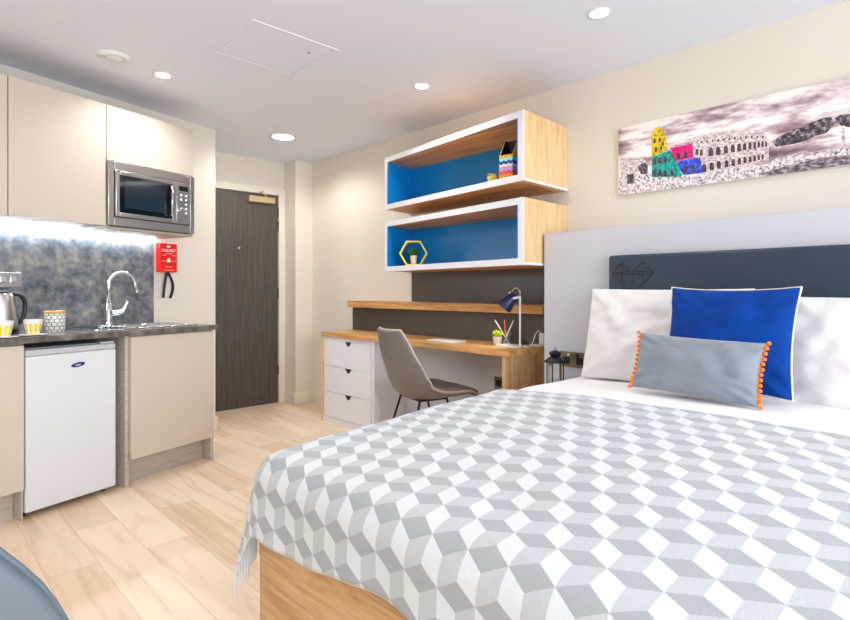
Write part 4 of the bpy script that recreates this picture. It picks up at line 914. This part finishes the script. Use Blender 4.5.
# ------------------------------------------------------------------ wall art
ART = [('sky', [(0, 0), (1.56, 0), (1.56, 0.39), (0, 0.39)]), ('ground', [(0, 0), (0.0051, 0.1093), (0.1773, 0.1036), (0.3918, 0.0522), (0.5652, 0.0624), (0.7649, 0.0594), (0.7994, 0.0789), (0.9178, 0.079), (1.0817, 0.0797), (1.56, 0.08969999999999999), (1.56, 0)]), ('field', [(0.7245, 0.0174), (0.8477, 0.0361), (0.9631, 0.0509), (1.0817, 0.0461), (1.0817, 0.0021), (0.9178, 0), (0.7498, 0)]), ('tree', [(0.781, 0.1596), (0.8116, 0.1816), (0.8477, 0.1924), (0.8714, 0.204), (0.9063, 0.2022), (0.9406, 0.2192), (0.9852, 0.2294), (1.0158, 0.2265), (1.0234, 0.1919), (0.9962, 0.158), (0.9518, 0.1536), (0.9063, 0.1355), (0.8477, 0.1329), (0.7994, 0.1322)]), ('tree', [(1.0266, 0.2175), (1.0449, 0.2305), (1.0817, 0.2247), (1.0817, 0.1664), (1.0502, 0.1796)]), ('tree', [(1.08, 0.24), (1.2, 0.3), (1.35, 0.31), (1.56, 0.27), (1.56, 0.18), (1.3, 0.2), (1.1, 0.2)]), ('stone', [(1.0502, 0.1796), (1.0629, 0.1795), (1.0671, 0.0825), (1.0523, 0.0826)]), ('tree', [(0.0481, 0.1401), (0.0605, 0.155), (0.0711, 0.1198), (0.0798, 0.1553), (0.092, 0.1333), (0.0938, 0.0578), (0.0517, 0.0586)]), ('tree', [(0.1094, 0.1555), (0.1436, 0.1781), (0.1723, 0.1503), (0.174, 0.1008), (0.1351, 0.1017)]), ('stone', [(0.0123, 0.1764), (0.0658, 0.1912), (0.1351, 0.1928), (0.1689, 0.1673), (0.1351, 0.1597), (0.1007, 0.1486), (0.0972, 0.1124), (0.0123, 0.1117)]), ('stone', [(0.3993, 0.247), (0.4513, 0.2583), (0.5374, 0.259), (0.6063, 0.2507), (0.6729, 0.2398), (0.7309, 0.2263), (0.7498, 0.2068), (0.7673, 0.1749), (0.7673, 0.0774), (0.6989, 0.0702), (0.5652, 0.0669), (0.4659, 0.0642), (0.4513, 0.1386), (0.4158, 0.1509)]), ('yellow', [(0.1956, 0.3048), (0.2072, 0.335), (0.2285, 0.3484), (0.248, 0.3459), (0.2641, 0.3072), (0.2769, 0.2645), (0.2833, 0.2185), (0.2432, 0.1985), (0.194, 0.1876)]), ('teal', [(0.1956, 0.1873), (0.2432, 0.1985), (0.296, 0.2098), (0.3149, 0.162), (0.3383, 0.1264), (0.3614, 0.0567), (0.1956, 0.0763)]), ('pink', [(0.296, 0.2226), (0.3274, 0.2199), (0.369, 0.2216), (0.4143, 0.2224), (0.4203, 0.147), (0.3243, 0.1445)]), ('blue', [(0.3336, 0.1303), (0.3552, 0.1425), (0.3993, 0.1444), (0.4513, 0.1432), (0.4688, 0.0592), (0.366, 0.0623)]), ('arch', [(0.4933, 0.142), (0.4933, 0.1739), (0.4991, 0.1842), (0.5059, 0.1852), (0.5128, 0.1783), (0.5162, 0.1675), (0.5162, 0.138)]), ('arch', [(0.5295, 0.1425), (0.5295, 0.173), (0.5349, 0.1829), (0.5412, 0.1839), (0.5476, 0.1773), (0.5507, 0.167), (0.5507, 0.1388)]), ('arch', [(0.5665, 0.1427), (0.5665, 0.1719), (0.5714, 0.1814), (0.5772, 0.1824), (0.5831, 0.1761), (0.586, 0.1662), (0.586, 0.1392)]), ('arch', [(0.6, 0.1434), (0.6, 0.1713), (0.6045, 0.1804), (0.6099, 0.1814), (0.6153, 0.1754), (0.618, 0.166), (0.618, 0.1402)]), ('arch', [(0.6289, 0.1433), (0.6289, 0.17), (0.6331, 0.1788), (0.6381, 0.1797), (0.643, 0.1741), (0.6455, 0.165), (0.6455, 0.1404)]), ('arch', [(0.6548, 0.1438), (0.6548, 0.1693), (0.6586, 0.1777), (0.6632, 0.1786), (0.6677, 0.1732), (0.67, 0.1646), (0.67, 0.141)]), ('arch', [(0.679, 0.1444), (0.679, 0.1688), (0.6825, 0.1768), (0.6866, 0.1777), (0.6908, 0.1726), (0.6928, 0.1644), (0.6928, 0.1419)]), ('arch', [(0.7004, 0.1441), (0.7004, 0.1673), (0.7035, 0.175), (0.7073, 0.1759), (0.711, 0.1711), (0.7129, 0.1633), (0.7129, 0.1418)]), ('arch', [(0.7189, 0.1443), (0.7189, 0.1664), (0.7217, 0.1737), (0.7251, 0.1746), (0.7285, 0.17), (0.7301, 0.1626), (0.7301, 0.1422)]), ('arch', [(0.736, 0.1433), (0.736, 0.1642), (0.7385, 0.1712), (0.7415, 0.1721), (0.7445, 0.1678), (0.746, 0.1608), (0.746, 0.1414)]), ('arch', [(0.7517, 0.1425), (0.7517, 0.1624), (0.7539, 0.169), (0.7566, 0.1699), (0.7592, 0.1659), (0.7605, 0.1593), (0.7605, 0.1408)]), ('arch', [(0.4601, 0.0651), (0.4601, 0.0951), (0.4659, 0.1049), (0.4729, 0.1059), (0.4798, 0.0994), (0.4833, 0.0893), (0.4833, 0.0615)]), ('arch', [(0.4983, 0.0691), (0.4983, 0.0978), (0.5037, 0.1071), (0.5101, 0.1081), (0.5166, 0.1019), (0.5198, 0.0922), (0.5198, 0.0657)]), ('arch', [(0.533, 0.072), (0.533, 0.0993), (0.538, 0.1083), (0.544, 0.1092), (0.5499, 0.1033), (0.5529, 0.0941), (0.5529, 0.0688)]), ('arch', [(0.5699, 0.0728), (0.5699, 0.0989), (0.5744, 0.1074), (0.5799, 0.1084), (0.5854, 0.1028), (0.5881, 0.094), (0.5881, 0.0699)]), ('arch', [(0.602, 0.0744), (0.602, 0.0992), (0.6062, 0.1073), (0.6112, 0.1082), (0.6162, 0.103), (0.6187, 0.0946), (0.6187, 0.0716)]), ('arch', [(0.6309, 0.0763), (0.6309, 0.0999), (0.6347, 0.1077), (0.6393, 0.1086), (0.6439, 0.1036), (0.6462, 0.0956), (0.6462, 0.0738)]), ('arch', [(0.6567, 0.0786), (0.6567, 0.101), (0.6602, 0.1085), (0.6644, 0.1093), (0.6686, 0.1046), (0.6707, 0.0971), (0.6707, 0.0763)]), ('arch', [(0.6809, 0.0797), (0.6809, 0.101), (0.6841, 0.108), (0.6879, 0.1089), (0.6916, 0.1044), (0.6935, 0.0973), (0.6935, 0.0776)]), ('arch', [(0.701, 0.0814), (0.701, 0.1016), (0.7038, 0.1083), (0.7072, 0.1091), (0.7106, 0.1049), (0.7123, 0.0982), (0.7123, 0.0795)]), ('arch', [(0.7195, 0.0833), (0.7195, 0.1024), (0.722, 0.1087), (0.725, 0.1095), (0.7281, 0.1056), (0.7296, 0.0993), (0.7296, 0.0816)]), ('arch', [(0.7366, 0.084), (0.7366, 0.102), (0.7388, 0.108), (0.7415, 0.1088), (0.7441, 0.1051), (0.7454, 0.0991), (0.7454, 0.0825)]), ('arch', [(0.4542, 0.2163), (0.4542, 0.2249), (0.4564, 0.2275), (0.459, 0.2276), (0.4617, 0.2256), (0.463, 0.2226), (0.463, 0.2146)]), ('arch', [(0.4818, 0.2144), (0.4818, 0.2229), (0.484, 0.2255), (0.4866, 0.2256), (0.4892, 0.2236), (0.4905, 0.2206), (0.4905, 0.2127)]), ('arch', [(0.5091, 0.2125), (0.5091, 0.2209), (0.5112, 0.2236), (0.5138, 0.2237), (0.5163, 0.2216), (0.5176, 0.2187), (0.5176, 0.2108)]), ('arch', [(0.5359, 0.2106), (0.5359, 0.219), (0.5381, 0.2216), (0.5406, 0.2217), (0.5431, 0.2197), (0.5444, 0.2168), (0.5444, 0.209)]), ('arch', [(0.5625, 0.2088), (0.5625, 0.2171), (0.5645, 0.2197), (0.567, 0.2198), (0.5695, 0.2178), (0.5708, 0.2149), (0.5708, 0.2072)]), ('arch', [(0.5886, 0.2069), (0.5886, 0.2152), (0.5907, 0.2178), (0.5931, 0.2179), (0.5956, 0.2159), (0.5968, 0.213), (0.5968, 0.2054)]), ('arch', [(0.6144, 0.2052), (0.6144, 0.2134), (0.6164, 0.2159), (0.6189, 0.216), (0.6213, 0.2141), (0.6225, 0.2112), (0.6225, 0.2036)]), ('arch', [(0.6399, 0.2034), (0.6399, 0.2116), (0.6419, 0.2141), (0.6443, 0.2142), (0.6467, 0.2123), (0.6479, 0.2094), (0.6479, 0.2018)]), ('arch', [(0.665, 0.2008), (0.665, 0.2089), (0.667, 0.2114), (0.6694, 0.2115), (0.6717, 0.2096), (0.6729, 0.2068), (0.6729, 0.1992)]), ('arch', [(0.6898, 0.1959), (0.6898, 0.204), (0.6918, 0.2065), (0.6941, 0.2066), (0.6964, 0.2047), (0.6976, 0.2018), (0.6976, 0.1943)]), ('arch', [(0.7143, 0.191), (0.7143, 0.1991), (0.7162, 0.2016), (0.7185, 0.2017), (0.7208, 0.1998), (0.722, 0.197), (0.722, 0.1895)]), ('arch', [(0.7385, 0.1863), (0.7385, 0.1943), (0.7404, 0.1967), (0.7427, 0.1968), (0.7449, 0.195), (0.7461, 0.1922), (0.7461, 0.1848)]), ('arch', [(0.4292, 0.1609), (0.4292, 0.1825), (0.4329, 0.1895), (0.4373, 0.1903), (0.4417, 0.1856), (0.4439, 0.1783), (0.4439, 0.1583)]), ('arch', [(0.4513, 0.1539), (0.4513, 0.1754), (0.4549, 0.1824), (0.4593, 0.1831), (0.4637, 0.1785), (0.4659, 0.1712), (0.4659, 0.1514)]), ('arch', [(0.3305, 0.153), (0.3305, 0.1795), (0.3359, 0.188), (0.3424, 0.1888), (0.3489, 0.1829), (0.3522, 0.1738), (0.3522, 0.1493)]), ('arch', [(0.3675, 0.1529), (0.3675, 0.1793), (0.3728, 0.1877), (0.3792, 0.1884), (0.3856, 0.1826), (0.3888, 0.1736), (0.3888, 0.1493)]), ('arch', [(0.3675, 0.073), (0.3675, 0.1016), (0.3728, 0.1109), (0.3792, 0.1119), (0.3856, 0.1058), (0.3888, 0.0962), (0.3888, 0.0698)]), ('arch', [(0.4083, 0.0715), (0.4083, 0.0997), (0.4136, 0.109), (0.4198, 0.1099), (0.4261, 0.1039), (0.4292, 0.0944), (0.4292, 0.0683)]), ('arch', [(0.2022, 0.1438), (0.2022, 0.1689), (0.2072, 0.177), (0.2131, 0.1778), (0.219, 0.1723), (0.222, 0.1638), (0.222, 0.1406)]), ('arch', [(0.2318, 0.1454), (0.2318, 0.1704), (0.2367, 0.1784), (0.2425, 0.1792), (0.2483, 0.1738), (0.2513, 0.1653), (0.2513, 0.1423)]), ('arch', [(0.2609, 0.1471), (0.2609, 0.1718), (0.2657, 0.1798), (0.2715, 0.1806), (0.2773, 0.1752), (0.2801, 0.1668), (0.2801, 0.1439)]), ('arch', [(0.2022, 0.0851), (0.2022, 0.1102), (0.2072, 0.1184), (0.2131, 0.1193), (0.219, 0.1139), (0.222, 0.1054), (0.222, 0.0822)]), ('arch', [(0.2318, 0.0775), (0.2318, 0.1024), (0.2367, 0.1105), (0.2425, 0.1114), (0.2483, 0.1061), (0.2513, 0.0976), (0.2513, 0.0746)]), ('arch', [(0.2609, 0.0732), (0.2609, 0.0979), (0.2657, 0.106), (0.2715, 0.1069), (0.2773, 0.1016), (0.2801, 0.0932), (0.2801, 0.0703)]), ('arch', [(0.2976, 0.0677), (0.2976, 0.0923), (0.3023, 0.1003), (0.308, 0.1012), (0.3136, 0.0959), (0.3165, 0.0876), (0.3165, 0.0649)]), ('arch', [(0.2064, 0.2652), (0.2064, 0.2834), (0.2093, 0.2894), (0.2127, 0.29), (0.2162, 0.2861), (0.2179, 0.2799), (0.2179, 0.263)]), ('arch', [(0.2342, 0.2631), (0.2342, 0.2812), (0.2371, 0.2871), (0.2405, 0.2878), (0.2439, 0.2838), (0.2456, 0.2777), (0.2456, 0.2609)]), ('arch', [(0.2521, 0.2404), (0.2521, 0.2584), (0.2549, 0.2643), (0.2583, 0.2649), (0.2616, 0.2611), (0.2633, 0.255), (0.2633, 0.2383)]), ('arch', [(0.213, 0.2152), (0.213, 0.2334), (0.2158, 0.2394), (0.2193, 0.24), (0.2227, 0.2361), (0.2244, 0.23), (0.2244, 0.2131)]), ('arch', [(0.2424, 0.2196), (0.2424, 0.2377), (0.2452, 0.2436), (0.2486, 0.2442), (0.252, 0.2404), (0.2537, 0.2343), (0.2537, 0.2175)])]
t = thing('wall_art', 'long printed panorama of a ruined amphitheatre with coloured blocks', 'wall art', (XW-.02, .9, 1.68))
AY0, AZ0 = 1.567, 1.681; AW, AH = 1.56, .39
part('canvas', MB().box(XW-.022, XW-.001, AY0-AW, AY0, AZ0, AZ0+AH), 'trim', t, bevel=.001)
pr = lambda r_, g_, b_: rgb(r_, g_, b_)
AM = dict(
 sky=print_mat('print_sky', [(.33, pr(104, 76, 86)), (.43, pr(160, 132, 142)), (.5, pr(214, 196, 200)), (.56, pr(248, 238, 234))], 3.2, (1, 1, 4)),
 ground=print_mat('print_crowd', [(.36, pr(120, 100, 110)), (.48, pr(206, 194, 198)), (.58, pr(240, 232, 232))], 70, (1, 1, 1), 3),
 field=print_mat('print_field', [(.38, pr(74, 58, 68)), (.5, pr(120, 104, 114)), (.64, pr(196, 184, 190))], 40, (1, 1, 2.5)),
 tree=print_mat('print_trees', [(.38, pr(38, 30, 40)), (.52, pr(82, 70, 80)), (.66, pr(186, 176, 182))], 45),
 stone=print_mat('print_stone', [(.32, pr(120, 100, 106)), (.46, pr(196, 180, 180)), (.62, pr(240, 230, 226))], 60, (1, 1, 1.6)),
 yellow=print_mat('print_yellow', [(.36, pr(120, 100, 0)), (.5, pr(216, 186, 8)), (.62, pr(244, 216, 30))], 60),
 teal=print_mat('print_teal', [(.36, pr(0, 84, 84)), (.5, pr(0, 158, 146)), (.62, pr(20, 190, 172))], 60),
 pink=print_mat('print_pink', [(.36, pr(130, 0, 70)), (.5, pr(228, 0, 120)), (.62, pr(250, 20, 140))], 60),
 blue=print_mat('print_blue', [(.36, pr(20, 30, 110)), (.5, pr(48, 74, 214)), (.62, pr(80, 110, 240))], 60),
 arch=print_mat('print_arch', [(.4, pr(52, 38, 46)), (.6, pr(92, 74, 82))], 60))
names = list(AM)
mb = MB(); lv = {'sky': 0, 'ground': 1, 'field': 2, 'tree': 2, 'stone': 3, 'yellow': 4, 'teal': 4.5, 'pink': 4, 'blue': 4.2, 'arch': 6}
for nm, poly in ART:
    xx = XW-.0225-lv[nm]*.00006
    vs = [mb.bm.verts.new((xx, AY0-a, AZ0+b_)) for a, b_ in poly]; f = mb.bm.faces.new(vs); f.material_index = names.index(nm)
bmesh.ops.triangulate(mb.bm, faces=mb.bm.faces)
for f in mb.bm.faces:
    f.normal_update()
    if f.normal.x > 0: f.normal_flip()
part('printed_picture', mb, [AM[n] for n in names], t, fix=False)

# ------------------------------------------------------------------ added daylight lamp, world, camera
lamp('AREA', (.4, -3.58, 1.4), 150, (.82, .91, 1), rot=(math.radians(90), 0, 0), shape='RECTANGLE', size=3.4, size_y=1.6)  # added area lamp standing in for daylight, just inside the unseen window
w = bpy.data.worlds.new('World'); SC.world = w; w.use_nodes = True
nt = w.node_tree; bg = nt.nodes['Background']
sk = nt.nodes.new('ShaderNodeTexSky'); sk.sky_type = 'NISHITA'; sk.sun_disc = False; sk.sun_elevation = math.radians(35)
nt.links.new(sk.outputs[0], bg.inputs[0]); bg.inputs[1].default_value = .15
cam = bpy.data.cameras.new('Camera'); co = bpy.data.objects.new('Camera', cam); COL.objects.link(co); SC.camera = co
co.location = (0, 0, 1.13); co.rotation_euler = (PI/2, 0, -.762)
cam.sensor_width = 36; cam.lens = 558/850*36; cam.shift_y = -19.6/850; cam.clip_start = .05
vs_ = SC.view_settings; vs_.view_transform = 'Standard'; vs_.look = 'None'; vs_.exposure = 0.46; vs_.gamma = 1; vs_.use_curve_mapping = False
SC.cycles.use_denoising = True
SC.cycles.max_bounces = 10; SC.cycles.diffuse_bounces = 6
